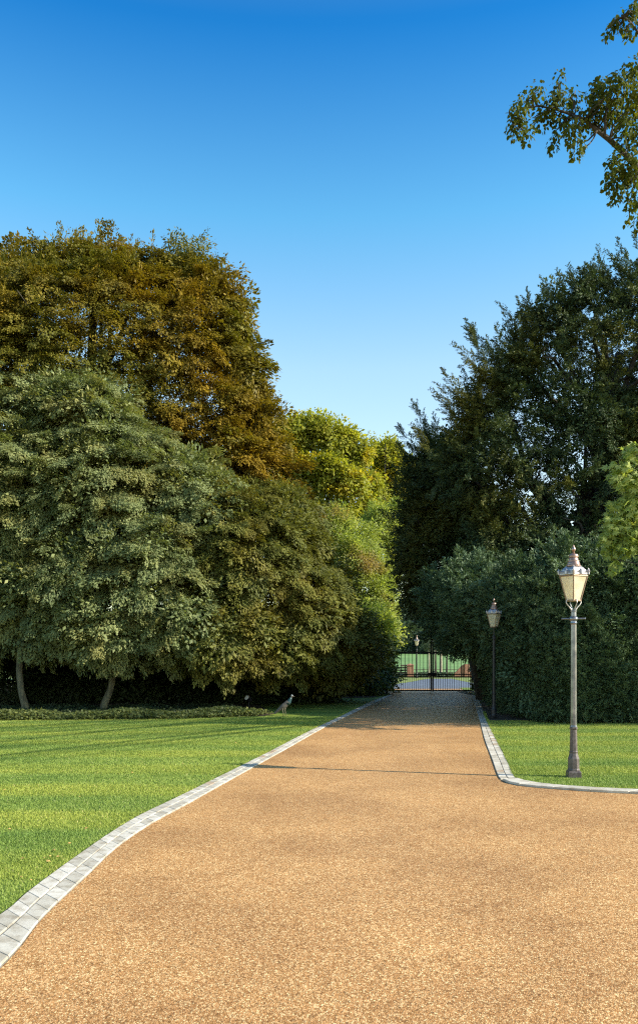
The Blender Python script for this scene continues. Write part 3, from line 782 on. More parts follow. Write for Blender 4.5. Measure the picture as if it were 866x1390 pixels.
yl = [L(860, 430, 31, 72), L(800, 480, 31, 75), L(740, 520, 31, 62), L(900, 520, 31.5, 130), L(790, 600, 30.5, 90), L(700, 570, 31, 55), L(690, 650, 30.5, 80), L(640, 640, 31, 48), L(760, 690, 30, 80), L(860, 700, 30, 110), L(1000, 480, 33, 170), L(1120, 640, 33, 200), L(980, 700, 31, 150), L(655, 540, 31, 28), L(705, 485, 31, 26), L(632, 598, 31, 26), L(745, 430, 31, 30), L(800, 410, 31, 40), L(690, 740, 29.5, 60), L(760, 770, 29, 60), L(840, 780, 29, 60), L(900, 770, 29.5, 80), L(670, 790, 28.5, 45)]
bo = []
def B(a, b, Y0=30.5, Y1=30, dens=7): bo.append((tuple(P(a[0], a[1], Y0)), tuple(P(b[0], b[1], Y1)), dens * 2.6))
for a, b in [((690, 560), (640, 447)), ((700, 520), (665, 470)), ((720, 500), (704, 446)), ((740, 480), (716, 408)), ((760, 450), (742, 388)), ((780, 440), (762, 380)), ((660, 600), (608, 513)), ((680, 590), (622, 535)), ((650, 560), (646, 490)), ((700, 560), (655, 505)),
             ((800, 420), (778, 372)), ((830, 400), (812, 350)), ((855, 390), (842, 338)), ((880, 390), (866, 330)), ((650, 620), (612, 560)), ((790, 430), (800, 362)), ((690, 540), (676, 455))]: B(a, b)
for a in [(620, 640), (640, 590), (660, 560), (680, 520), (700, 500), (720, 470), (745, 450), (770, 430), (800, 410), (830, 395), (860, 385), (650, 620), (690, 540), (735, 440)]:
    for q_ in range(2):
        an = math.radians(random.uniform(98, 140)); ln = random.uniform(50, 80) if a[0] < 735 else random.uniform(22, 46)
        B(a, (a[0] + ln * math.cos(an), a[1] - ln * math.sin(an)), 30.5, 30.5 + random.uniform(-1, 1), 6)
base = (8.4, 31.5, 0)
t = empty('yew_tree', base); tag(t, 'huge dark yew with feathery boughs and gaps of sky, right of the drive', 'tree')
trunk_mesh(t, base, limbs_to(base, P(840, 480, 31.5), yl, .55, 22, .5, 2), M['bark'])
yew_crown('crown', yl, bo, M['yew'], t, base, 3900, (.75, 1.45), core=800, min_z=2.2, shell=(0, .45), upw=.2)
# leaning dark yew over the gate end
yl2 = [L(595, 700, 34, 48, 1, 1.0), L(600, 760, 33.5, 58, 1, .9), L(576, 740, 34.5, 30, 1, 1.1), L(610, 800, 33, 50, 1, .8), L(585, 650, 34.5, 26, 1, 1.6), L(640, 720, 32.5, 50), L(580, 800, 34, 28, 1, .9), L(610, 828, 33.5, 22, 1, .6), L(622, 660, 33, 34), L(615, 620, 33, 22)]
bo = []
for a, b in [((595, 640), (566, 554)), ((600, 660), (548, 588)), ((590, 690), (545, 612)), ((590, 650), (580, 585)), ((610, 660), (592, 575)), ((580, 720), (540, 655)), ((575, 750), (527, 700)), ((570, 780), (528, 745)), ((580, 800), (540, 790)), ((600, 690), (553, 640)), ((590, 830), (556, 818)), ((610, 640), (603, 600)), ((600, 840), (580, 858)), ((580, 700), (552, 625)), ((600, 640), (575, 570)), ((612, 640), (586, 600)), ((590, 660), (560, 600)), ((575, 690), (543, 640))]: B(a, b, 34, 34, 8)
base = (6.6, 33.5, 0)
t = empty('yew_tree', base); tag(t, 'darker pointed yew leaning over the drive towards the gate', 'tree')
trunk_mesh(t, base, limbs_to(base, P(595, 640, 34), yl2, .3, 16, .3, 2), M['bark'])
yew_crown('crown', yl2, bo, M['yew'], t, base, 1250, (.6, 1.1), core=220, min_z=2.3, shell=(0, .45), upw=.2)

# ------------------------------------------------------------------ yew hedge: clipped below, billowing on top
HM = M['hedge']
hb = G(780, 985); base = (9.5, 23.2, 0)
t = empty('yew_hedge', base); tag(t, 'dense dark green clipped yew hedge with billowing top behind both lamp posts', 'hedge')
n = 5200
X0, X1 = 5.6, 22.0; YF = 21.5
xx = RNG.uniform(X0, X1, n); xx = np.where(RNG.random(n) < .7, RNG.uniform(X0, 9.8, n), xx)
zz = RNG.uniform(.05, 1, n) * (2.35 + .35 * np.sin(xx * 2.1) + .25 * np.sin(xx * 4.7 + 1)); bulge = .13 * np.sin(xx * 1.7) + .10 * np.sin(zz * 3 + xx) + .06 * np.sin(xx * 5.3 + zz * 2)
pf = np.stack([xx, YF + bulge + RNG.uniform(0, .3, n) + .06 * zz + np.clip(6.4 - xx, 0, 1) ** 2 * .9, zz], 1)
af = np.stack([RNG.normal(0, .35, n), -np.ones(n) * .8, RNG.normal(.45, .35, n)], 1)
ch = [place(HEDGEP, pf - norm(af) * .25, af, RNG.uniform(.35, .6, n), roll=.6)]
# side along the drive
side_pts = [Vector((6.0, 21.9, 0)), Vector((5.5, 23.3, 0)), Vector((5.5, 24.8, 0)), Vector((5.95, 28, 0)), Vector((6.85, 34, 0)), Vector((7.7, 40.5, 0)), Vector((7.8, 42, 0))]
sp = resample(side_pts, 120); n = 2600
ii = RNG.integers(0, 119, n); A = np.array([(p.x, p.y) for p in sp]); tg = norm(A[ii + 1] - A[ii])
nr = np.stack([-np.abs(tg[:, 1]), np.where(tg[:, 1] > 0, tg[:, 0], -tg[:, 0])], 1)
zz = RNG.uniform(.05, 3.3, n)
over = -.0 - .14 * np.clip(zz - .3, 0, 3) ** 1.3 * np.clip((A[ii, 1] - 22) / 3, 0, 1)
pf = np.stack([A[ii, 0] + over + RNG.uniform(0, .3, n), A[ii, 1] + RNG.uniform(0, .1, n), zz], 1)
af = np.stack([nr[:, 0], nr[:, 1] - .5, RNG.normal(.3, .3, n)], 1)
ch.append(place(HEDGEP, pf - norm(af) * .2, af, RNG.uniform(.4, .7, n), roll=.6))
bill = [L(654, 832, 26, 42, 1, 1.1), L(620, 815, 29, 42), L(640, 790, 27, 32), L(692, 830, 24.8, 38), L(732, 820, 23.6, 30, 1, 1.2), L(700, 790, 24.5, 24), L(768, 812, 23.2, 30, 1, 1.1), L(808, 808, 23.3, 30, 1, 1.2), L(850, 800, 23.0, 34, 1, 1.1), L(725, 868, 23.2, 26), L(790, 862, 22.8, 28), L(840, 860, 22.7, 30), L(880, 850, 22.7, 34), L(905, 800, 23.2, 50), L(760, 778, 24.4, 32), L(830, 772, 24.4, 36), L(885, 765, 24.4, 40), L(750, 845, 23.4, 26), L(815, 845, 23.3, 28), L(862, 835, 23.0, 28), L(1000, 800, 25, 60), L(1080, 800, 25, 60),
        L(635, 860, 28, 36), L(610, 850, 32, 26), L(708, 862, 24.6, 40, 1, .8), L(770, 860, 23.4, 50, 1, .8), L(850, 860, 23.4, 55, 1, .8), L(625, 890, 31, 22, 1, 1.2)]
p, nn = lobe_points(bill, 2500, (0, .3), min_z=1.9, cam_bias=.35)
ax = nn.copy(); ax[:, 2] += .75; ax += RNG.normal(0, .3, ax.shape); sc = RNG.uniform(.55, 1.25, len(p))
ch.append(place(HEDGEP, p - norm(ax) * (sc * .5)[:, None], ax, sc, roll=.6))
p2, n2 = lobe_points(bill, 160, (.35, .7), min_z=1.9); ch.append(place(CORE, p2, n2, RNG.uniform(.6, 1.0, len(p2))))
n = 900; pc = np.stack([RNG.uniform(5.6, 22, n), RNG.uniform(21.9, 24.5, n), RNG.uniform(.1, 2.6, n)], 1)
ch.append(place(CORE, pc, RNG.normal(0, 1, (n, 3)), RNG.uniform(.6, 1.0, n)))
n = 500; jj = RNG.integers(0, 119, n); pc = np.stack([A[jj, 0] + RNG.uniform(.5, 1.8, n), np.maximum(A[jj, 1], 22.2), RNG.uniform(.1, 2.6, n)], 1)
ch.append(place(CORE, pc, RNG.normal(0, 1, (n, 3)), RNG.uniform(.6, 1.0, n)))
mesh_from_leaves('foliage', ch, HM, t, base)
segs = []
for i in range(26):
    x = 5.9 + i * .62; segs.append((curve_pts((x, 22.6, -.05), (x + random.uniform(-.5, .5), 22.8, 3.3), 5, .15), [.07, .06, .05, .04, .03, .015]))
for p_ in sp[14::10]:
    segs.append((curve_pts((p_.x + .9, p_.y, -.05), (p_.x + .8, p_.y, 3.0), 5, .15), [.07, .06, .05, .04, .03, .015]))
for sg in segs: trunk_mesh(t, base, [sg], M['bark'], 6, 'stem')

# ------------------------------------------------------------------ maple at the right edge
def leaf_clumps(clumps, proto_leaf, shape, droop, seed, flat=.8, hang=.6):
    r = np.random.default_rng(seed); out = []
    for (px, py, Y, rx, rz, n) in clumps:
        c = np.array(P(px, py, Y)); R = rx * Y / F; Rz = rz * Y / F
        u = norm(r.normal(0, 1, (n, 3))) * (r.random(n) ** .4)[:, None]
        p = c + u * np.array([R, max(R, .25) * .9, Rz])
        d = np.stack([u[:, 0] * .8 + r.normal(0, .4, n), u[:, 1] * .5 + r.normal(0, .4, n), -hang + r.normal(0, .35, n)], 1)
        nn = np.stack([u[:, 0] + r.normal(0, .5, n), -.5 + u[:, 1] + r.normal(0, .5, n), .8 + r.normal(0, .4, n)], 1)
        V = leaf_verts(p, d, nn, proto_leaf * r.uniform(.6, 1.25, n), shape)
        out.append((V, np.clip(.5 * r.random(n) + .35 * r.random() + .15 * r.random(n) ** 8, 0, 1)))
    return out
YM = 19.0
base = (12.4, 20.2, 0)
t = empty('maple_tree', base); tag(t, 'maple at the right edge with bright yellow green lobed leaves', 'tree')
mc = [(850, 650, YM, 26, 22, 130), (838, 636, YM, 16, 12, 60), (858, 615, YM, 14, 16, 60), (870, 660, YM, 30, 30, 160), (845, 690, YM, 22, 14, 90), (835, 710, YM, 22, 18, 110), (826, 735, YM, 14, 20, 70), (832, 765, YM, 10, 17, 45), (850, 740, YM, 18, 18, 90), (862, 700, YM, 22, 26, 130), (866, 735, YM, 20, 20, 80), (845, 722, YM, 26, 16, 90)]
for i in range(22):
    mc.append((random.uniform(885, 1120), random.uniform(520, 790), YM + random.uniform(-.6, 1.5), 34, 30, 90))
segs = [(curve_pts((12.4, 20.2, -.1), (12.1, 20.0, 7.5), 8, .12), [.16, .13, .12, .11, .10, .08, .06, .04, .02])]
for (px, py, Y, rx, rz, n) in mc:
    hgt = random.uniform(1.8, 4.0); segs.append((curve_pts((12.2, 20.1, hgt), P(px, py, Y) + Vector((0, 0, .1)), 7, .12), [.035 * (1 - .85 * i / 7) + .003 for i in range(8)]))
trunk_mesh(t, base, segs, M['bark'], 7)
mesh_from_leaves('crown', leaf_clumps(mc, .165, MAPL, .5, 5, hang=.35), M['maple'], t, base)

# ------------------------------------------------------------------ birch boughs at the upper right
YB = 10.0
base = (14.0, 20.5, 0)
t = empty('birch_tree', base); tag(t, 'tree reaching leafy hanging boughs into the sky at the upper right', 'tree')
bc = [(704, 152, 16, 16, 70), (700, 172, 14, 14, 60), (716, 180, 10, 12, 45), (714, 135, 13, 10, 40), (735, 160, 16, 16, 75), (728, 125, 14, 10, 30), (752, 142, 18, 18, 100), (757, 112, 9, 12, 34), (752, 190, 7, 18, 40), (765, 165, 14, 14, 60), (776, 180, 13, 16, 75), (785, 200, 8, 16, 45), (775, 135, 15, 14, 60), (797, 165, 14, 14, 60), (800, 150, 16, 18, 90), (812, 125, 17, 18, 130), (835, 118, 18, 18, 130), (822, 150, 20, 18, 140), (845, 150, 18, 20, 130), (858, 95, 16, 16, 90), (866, 130, 18, 26, 130), (845, 180, 14, 18, 70), (862, 180, 16, 24, 110), (832, 222, 10, 14, 60), (845, 235, 16, 20, 100), (828, 246, 10, 14, 60), (838, 262, 10, 10, 50), (860, 225, 16, 24, 120), (862, 268, 12, 22, 80), (868, 300, 6, 16, 40), (856, 290, 6, 12, 22),
      (836, 32, 9, 10, 45), (828, 40, 7, 6, 20), (852, 25, 12, 10, 55), (858, 40, 8, 8, 40), (864, 8, 10, 10, 50)]
bc2 = []
for (px, py, rx, rz, n) in bc:
    bc2.append((px, py, YB + random.uniform(-.35, .35), rx * 1.0, rz, int(n * 1.9)))
for i in range(46):
    bc2.append((random.uniform(885, 1130), random.uniform(-220, 330), YB + random.uniform(-.9, 3.4), 28, 26, 90))
segs = [(curve_pts((14.0, 20.5, -.1), (13.4, 20.0, 12.5), 10, .15), [.2, .17, .16, .15, .14, .12, .10, .08, .06, .04, .02])]
limb = [(1000, 305), (960, 292), (915, 268), (866, 229), (845, 206), (826, 189), (810, 177), (793, 163), (774, 155), (752, 148), (731, 144), (712, 147), (694, 156)]
lp = [P(x, y, YB + .5 * (x - 690) / 420) for x, y in limb]; lr = [.045, .044, .043, .042, .036, .032, .027, .022, .016, .012, .009, .006, .004]
segs.append((lp, lr))
l2 = [P(x, y, YB) for x, y in [(1000, 150), (930, 90), (880, 60), (866, 45), (855, 30), (846, 22), (835, 26), (826, 38)]]; segs.append((l2, [.05, .035, .02, .014, .011, .008, .006, .003]))
segs.append(([Vector((13.5, 20.1, 9.4)), Vector((8.4, 13.8, 8.9)), P(1000, 150, YB)], [.08, .05, .035])); segs.append(([Vector((13.6, 20.2, 7.9)), Vector((8.8, 14, 7.7)), P(1000, 305, YB + .5)], [.09, .05, .045]))
segs.append(([P(x, y, YB) for x, y in [(820, 186), (822, 150), (828, 115), (822, 104), (828, 100), (838, 101)]], [.018, .014, .010, .007, .005, .004]))
segs.append(([P(x, y, YB) for x, y in [(835, 47), (840, 44), (842, 36), (838, 28)]], [.003, .004, .005, .005]))
lpn = lp[3:]
for (px, py, Y, rx, rz, n) in bc2:
    tgt = P(px, py, Y)
    if px < 880: src = min(lpn, key=lambda q: (q - tgt).length) if py > 70 else min(l2[3:], key=lambda q: (q - tgt).length)
    else: src = Vector((13.6, 20.2, min(max(tgt.z - .3, 7.4), 12)))
    for _ in range(2):
        e_ = tgt + Vector((random.uniform(-.8, .8) * rx, random.uniform(-.8, .8) * rx, random.uniform(-.8, .6) * rz)) * (Y / F)
        segs.append((curve_pts(src, e_, 6, .05), [(.010 if px < 880 else .018) * (1 - .8 * i / 6) + .0015 for i in range(7)]))
trunk_mesh(t, base, segs, M['bark'], 6)
mesh_from_leaves('crown', leaf_clumps(bc2, .053, HEXL, .5, 9, hang=.8), M['birch'], t, base)

# ------------------------------------------------------------------ far trees behind the field
FARP = [proto_ball(60, .30, RHOMB, seed=170 + i, flat=.9) for i in range(4)]
far = [(556, 842, 140, 34, 'far', ''), (520, 845, 140, 34, 'farhaze', ''), (610, 845, 142, 34, 'farhaze', ''), (548, 868, 120, 26, 'far', 'left end'), (572, 858, 130, 20, 'farhaze', ''), (590, 872, 118, 20, 'far', ''), (612, 868, 125, 22, 'farhaze', ''), (640, 866, 120, 26, 'far', ''), (515, 860, 125, 30, 'far', ''), (475, 862, 130, 34, 'far', ''), (680, 862, 130, 34, 'far', '')]
labs = ['tallest far tree, rising behind the distant lamp', 'tall haze tinted far tree hidden behind the pale tree', 'tall haze tinted far tree hidden behind the leaning yew', 'round far tree behind the field, just right of the copper tipped shrub', 'haze tinted far tree behind the field above the distant lamp', 'low green far tree behind the field above the meeting bars of the gate', 'haze tinted far tree under the overhanging dark yew', 'green far tree behind the right brick wall', 'far tree mostly hidden behind the pale shrub', 'far tree hidden behind the laurels', 'far tree hidden behind the hedge']
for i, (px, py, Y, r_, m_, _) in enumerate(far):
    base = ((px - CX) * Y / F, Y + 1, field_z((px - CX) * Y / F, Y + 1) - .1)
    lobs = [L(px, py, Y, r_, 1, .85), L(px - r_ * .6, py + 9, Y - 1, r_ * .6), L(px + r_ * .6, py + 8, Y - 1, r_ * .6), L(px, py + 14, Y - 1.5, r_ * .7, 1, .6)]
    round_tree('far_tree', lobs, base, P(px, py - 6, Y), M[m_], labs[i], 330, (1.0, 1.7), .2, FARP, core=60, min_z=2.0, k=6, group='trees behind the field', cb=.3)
# slender young trees by the road
for i, (px, bp_, top, m_, lab) in enumerate([(581.5, 919, 872, 'barkp', 'slim tan trunked young tree left of the gate centre stile'), (590.5, 918.5, 868, 'bark', 'slim dark trunked young tree close right of the gate centre stile'), (598, 917.5, 868, 'barkp', 'pale broad trunked young tree seen through the right gate leaf'), (606.5, 918, 872, 'bark', 'brown trunked young tree nearest the right brick wall')]):
    b = G(px, bp_); tp = P(px + .3, top, b.y)
    t = empty('young_tree', b); tag(t, lab, 'tree', 'young trees by the road')
    r_ = .14 if i == 2 else .085
    trunk_mesh(t, b, [(curve_pts(b - Vector((0, 0, .1)), tp, 6, .03), [r_, r_ * .9, r_ * .85, r_ * .8, r_ * .7, r_ * .5, .02])], M[m_], 8)
    lobs = [((tp.x, tp.y, tp.z - .1), (.75, .75, .6))]
    layered_crown('crown', lobs, M['far'], t, b, 26, (.5, .8), protos=BALL, core=0, min_z=1.9, droop=.1)

# ------------------------------------------------------------------ street lamps
def lamp(name, loc, rz, label, dark=False, ladder=True, simple=False, group='lamp posts beside the drive'):
    t = empty(name, loc, rz); tag(t, label, 'street lamp', group)
    post = M['blackiron'] if dark else M['iron']; bs = M['blackiron'] if dark else M['darkiron']
    q8 = math.pi / 8; q4 = math.pi / 4
    bm = bmesh.new()
    add_lathe(bm, [(.128, -.05), (.128, .10), (.112, .118)], 4, rot=q4 + .22)
    o = bm_obj('plinth', bm, bs, t, bevel=.006)
    bm = bmesh.new()
    add_lathe(bm, [(.088, .112), (.088, .13), (.080, .15), (.080, .285), (.072, .31), (.060, .35), (.057, .37), (.062, .375), (.062, .388), (.055, .395), (.048, .70), (.055, .705), (.060, .715), (.060, .727), (.052, .732)], 8, rot=q8 + .2)
    bm_obj('base_column', bm, bs, t, bevel=.002)
    bm = bmesh.new()
    add_lathe(bm, [(.050, .73), (.050, .74), (.046, .76), (.041, 2.16), (.041, 2.19), (.046, 2.20), (.050, 2.215), (.046, 2.23), (.044, 2.25)], 8, rot=q8 + .2)
    bm_obj('post', bm, post, t, bevel=.002)
    if ladder:
        bm = bmesh.new()
        add_tube(bm, [(0, -.165, 2.275), (0, -.15, 2.275), (0, -.06, 2.275), (0, .06, 2.275), (0, .15, 2.275), (0, .165, 2.275)], [.018, .013, .013, .013, .013, .018], 8)
        add_lathe(bm, [(.046, 2.245), (.062, 2.262), (.062, 2.288), (.048, 2.30)], 16)
        bm_obj('ladder_bar', bm, post, t, smooth=True)
    bm = bmesh.new(); add_lathe(bm, [(.046, 2.25), (.050, 2.30), (.040, 2.31), (.038, 2.37), (.044, 2.375), (.044, 2.39), (.02, 2.40)] if ladder else [(.046, 2.25), (.05, 2.27), (.03, 2.29), (.016, 2.31), (.014, 2.53)], 16)
    bm_obj('collar', bm, post, t, smooth=False)
    zg = 2.535                                      # lantern floor
    if ladder:
        for a in (25, 115, 205, 295):
            bm = bmesh.new(); A_ = math.radians(a); pts = []
            for (r_, z_) in ((.030, 2.385), (.036, 2.41), (.060, 2.44), (.094, 2.475), (.112, 2.505), (.108, 2.532), (.088, 2.548), (.070, 2.540), (.066, 2.527)):
                pts.append((r_ * math.cos(A_), r_ * math.sin(A_), z_))
            add_tube(bm, pts, [.009, .009, .008, .0075, .0075, .0075, .007, .006, .005], 8)
            bm_obj('scroll_bracket', bm, M['pale_iron'], t, smooth=True)
    # lantern: four tapering panes, corner bars, floor ring, head ring
    rb, rt, z0, z1 = .098, .190, 2.54, 2.885
    lan = bmesh.new()
    add_lathe(lan, [(rb - .012, z0 - .022), (rb + .010, z0 - .016), (rb + .010, z0 + .004), (rb - .02, z0 + .008)], 4, rot=0)
    fr = bm_obj('lantern_frame', lan, M['frame'], t, bevel=.002)
    lan = bmesh.new()
    for k in range(4):
        a = k * math.pi / 2
        add_tube(lan, [(rb * math.cos(a), rb * math.sin(a), z0), (rt * math.cos(a), rt * math.sin(a), z1)], .0085, 6)
        a2 = a + math.pi / 2
        add_tube(lan, [(rt * math.cos(a), rt * math.sin(a), z1 - .004), (rt * math.cos(a2), rt * math.sin(a2), z1 - .004)], .009, 6)
    bm_obj('corner_bars', lan, M['frame'], fr)
    for k in range(4):
        a, a2 = k * math.pi / 2, (k + 1) * math.pi / 2
        bm = bmesh.new(); ii_ = .955
        q = [(rb * ii_ * math.cos(a), rb * ii_ * math.sin(a), z0 + .009), (rb * ii_ * math.cos(a2), rb * ii_ * math.sin(a2), z0 + .009), (rt * ii_ * math.cos(a2), rt * ii_ * math.sin(a2), z1 - .012), (rt * ii_ * math.cos(a), rt * ii_ * math.sin(a), z1 - .012)]
        vs = [bm.verts.new(x) for x in q]; bm.faces.new(vs)
        bm_obj('glass_pane', bm, M['glass'], t)
    bm = bmesh.new()
    add_lathe(bm, [(rt + .004, z1 + .006), (rt + .012, z1 + .016), (rt + .008, z1 + .034), (rt - .012, z1 + .045), (.165, z1 + .085), (.135, z1 + .115), (.108, z1 + .135), (.096, z1 + .15)], 4, rot=0)
    rf = bm_obj('roof', bm, M['pewter'], t, bevel=.003)
    # pierced crest along each eave with scroll palmettes, taller at the corners
    for k in range(4):
        a, a2 = k * math.pi / 2, (k + 1) * math.pi / 2
        A_ = Vector(((rt + .008) * math.cos(a), (rt + .008) * math.sin(a), z1 + .02)); B_ = Vector(((rt + .008) * math.cos(a2), (rt + .008) * math.sin(a2), z1 + .02))
        bm = bmesh.new(); nn_ = 13
        for j in range(nn_):
            f_ = (j + .5) / nn_; c_ = A_.lerp(B_, f_); dirv = (B_ - A_).normalized()
            hh = .042 + .020 * abs(math.cos(math.pi * f_ * 2))
            add_tube(bm, [c_ - dirv * .011, c_ - dirv * .013 + Vector((0, 0, hh * .6)), c_ + Vector((0, 0, hh)), c_ + dirv * .013 + Vector((0, 0, hh * .6)), c_ + dirv * .011], .0042, 5)
        for f_, hh in ((.5, .075),):
            c_ = A_.lerp(B_, f_); add_tube(bm, [c_, c_ + Vector((0, 0, hh * .6)), c_ + Vector((0, 0, hh))], [.026, .024, .004], 8)
        add_tube(bm, [A_ + Vector((0, 0, 0)), A_ * 1.0 + Vector((.012 * math.cos(a), .012 * math.sin(a), .05)), A_ + Vector((.004 * math.cos(a), .004 * math.sin(a), .085))], [.018, .016, .003], 6)
        bm_obj('crest', bm, M['pewter'], rf)
    bm = bmesh.new()
    add_lathe(bm, [(.092, z1 + .130), (.100, z1 + .135), (.100, z1 + .150), (.090, z1 + .16), (.088, z1 + .175), (.078, z1 + .20), (.082, z1 + .203), (.082, z1 + .213), (.068, z1 + .222), (.064, z1 + .245), (.056, z1 + .258), (.066, z1 + .264), (.068, z1 + .285), (.062, z1 + .300), (.045, z1 + .312), (.018, z1 + .32)], 20)
    bm_obj('vent_dome', bm, M['copper'], t, smooth=False, bevel=.001)
    bm = bmesh.new()
    add_lathe(bm, [(.014, z1 + .318), (.020, z1 + .325), (.012, z1 + .34), (.022, z1 + .352), (.031, z1 + .372), (.028, z1 + .39), (.016, z1 + .41), (.009, z1 + .428), (.003, z1 + .445)], 14)
    bm_obj('finial', bm, M['copper'] , t, smooth=True)
    return t
lp1 = G(778, 1057)
lamp('street_lamp', (lp1.x, lp1.y, 0), -1.862, 'grey iron lamp post with cream glass lantern on the right lawn, nearest the camera')
lp2 = G(670, 977)
lamp('street_lamp', (lp2.x, lp2.y, 0), -1.45, 'black lamp post standing against the hedge beside the right kerb', dark=True, ladder=False)
lp3 = G(565.5, 920.5)
lamp('street_lamp', (lp3.x, lp3.y, 0), .3, 'tiny far lamp post beyond the gate, left of its centre', dark=True, ladder=False)

# ------------------------------------------------------------------ gate
GY = 40.2
gx0, gx1 = (528.5 - CX) * GY / F, (641 - CX) * GY / F; gc = (586 - CX) * GY / F
t = empty('iron_gate', (gc, GY, 0)); tag(t, 'black iron double gate closed across the end of the drive', 'gate')
for sgn, xe in ((-1, gx0), (1, gx1)):
    wl = abs(xe - gc)
    lf = bmesh.new()
    x1 = sgn * wl; xm = (sgn * .03 + x1) / 2; wd = wl - .06
    for z_, th in ((.10, .06), (.74, .06), (.86, .045), (1.90, .06)):
        add_box(lf, (xm, 0, z_), (wd, .028, th))
    add_box(lf, (x1 - sgn * .03, 0, 1.02), (.05, .05, 1.95)); add_box(lf, (sgn * .045, -.0, 1.22), (.075, .045, 2.34))
    leaf = bm_obj('gate_leaf', lf, M['gateiron'], t)
    nb = 10; br = bmesh.new()
    for j in range(nb):
        x = sgn * (.045 + (wl - .075) * (j + 1) / (nb + 1))
        add_tube(br, [(x, .002, .06), (x, .002, 1.98), (x, .002, 2.07)], [.013, .013, .002], 6)
    bm_obj('long_bars', br, M['gateiron'], leaf)
    br = bmesh.new()
    for j in range(nb + 1):
        x = sgn * (.045 + (wl - .075) * (j + .5) / (nb + 1))
        add_tube(br, [(x, .002, .06), (x, .002, .90), (x, .002, .96)], [.011, .011, .002], 6)
    bm_obj('dog_bars', br, M['gateiron'], leaf)
bm = bmesh.new(); add_box(bm, (0, -.03, .86), (.40, .05, .15)); bm_obj('lock_box', bm, M['gateiron'], t, bevel=.006)
bm = bmesh.new(); add_lathe(bm, [(.03, 2.33), (.05, 2.36), (.055, 2.42), (.03, 2.50), (.004, 2.58)], 10); bm_obj('finial', bm, M['gateiron'], t)
for sgn, xe, lb in ((-1, gx0 - .12, 'slim iron gate post hidden in the laurel left of the gate'), (1, gx1 + .12, 'slim iron gate post in the hedge right of the gate')):
    t = empty('gate_post', (xe, GY, 0)); tag(t, lb, 'gate post', 'posts carrying the gate')
    bm = bmesh.new(); add_box(bm, (0, 0, 1.06), (.11, .11, 2.2)); bm_obj('post', bm, M['gateiron'], t, bevel=.005)
    bm = bmesh.new(); add_lathe(bm, [(.05, 2.162), (.08, 2.18), (.08, 2.20), (.04, 2.23), (.07, 2.28), (.06, 2.34), (.01, 2.38)], 12); bm_obj('cap', bm, M['gateiron'], t)
for x_, y_, wd, lb in ((gx0 + .28, GY - .55, .42, 'low pale stone block at the foot of the left gate leaf'), (gx1 - .12, GY - .5, .36, 'low pale stone block at the foot of the right gate leaf')):
    bm = bmesh.new(); add_box(bm, (0, 0, .035), (wd, .16, .09)); o = bm_obj('stone_block', bm, M['stone'], None, bevel=.012); o.location = (x_, y_, 0); tag(o, lb, 'stone block', 'stone blocks by the gate')

# ------------------------------------------------------------------ walls, fence and post beyond
b = G(556.5, 919.5)
t = empty('brick_pier', b); tag(t, 'short red brick pier with pale cap left of the road', 'pier')
bm = bmesh.new(); add_box(bm, (0, 0, .45), (.50, .50, 1.0)); bm_obj('shaft', bm, M['brick'], t, bevel=.01)
bm = bmesh.new(); add_lathe(bm, [(.41, .952), (.41, 1.01), (.25, 1.07), (.02, 1.12)], 4, rot=math.pi / 4); bm_obj('cap', bm, M['brick'], t)
b2 = Vector((b.x - .28, b.y, 0))
t = empty('timber_fence', b2); tag(t, 'dark timber fence stepping down left of the brick pier', 'fence')
bm = bmesh.new()
for j, z_ in enumerate((.18, .38, .58, .78, .95)): 
    Lg = (5.0, 5.0, 1.2, .8, .5)[j]; add_box(bm, (-Lg / 2, 0, z_), (Lg, .04, .12))
bm_obj('boards', bm, M['wood'], t)
for j in range(5):
    bm = bmesh.new(); add_box(bm, (-.10 - j * 1.2, .055, .36 if j > 1 else .5), (.1, .07, .8 if j > 1 else 1.05)); bm_obj('fence_post', bm, M['wood'], t)
b = G(629, 919)
t = empty('brick_wall', b); tag(t, 'red brick wing wall with sloping end right of the road', 'wall')
bm = bmesh.new()
pr = [(-.75, -.05), (-.75, .30), (-.45, .62), (-.15, .95), (.02, 1.02), (.02, -.05)]
f_ = bm.faces.new([bm.verts.new((x, -.12, z)) for x, z in pr]); r_ = bmesh.ops.extrude_face_region(bm, geom=[f_])
bmesh.ops.translate(bm, verts=[v_ for v_ in r_['geom'] if isinstance(v_, bmesh.types.BMVert)], vec=(0, .24, 0))
bm_obj('sloped_wall', bm, M['brick'], t)
bm = bmesh.new(); add_box(bm, (.23, 0, .5), (.42, .42, 1.12)); bm_obj('pier', bm, M['brick'], t, bevel=.01)
bm = bmesh.new(); add_box(bm, (2.2, 0, .2), (3.5, .24, .5)); bm_obj('low_wall', bm, M['brick'], t)
bm = bmesh.new(); add_box(bm, (2.2, 0, .475), (3.5, .32, .045)); bm_obj('coping', bm, M['stone'], t)
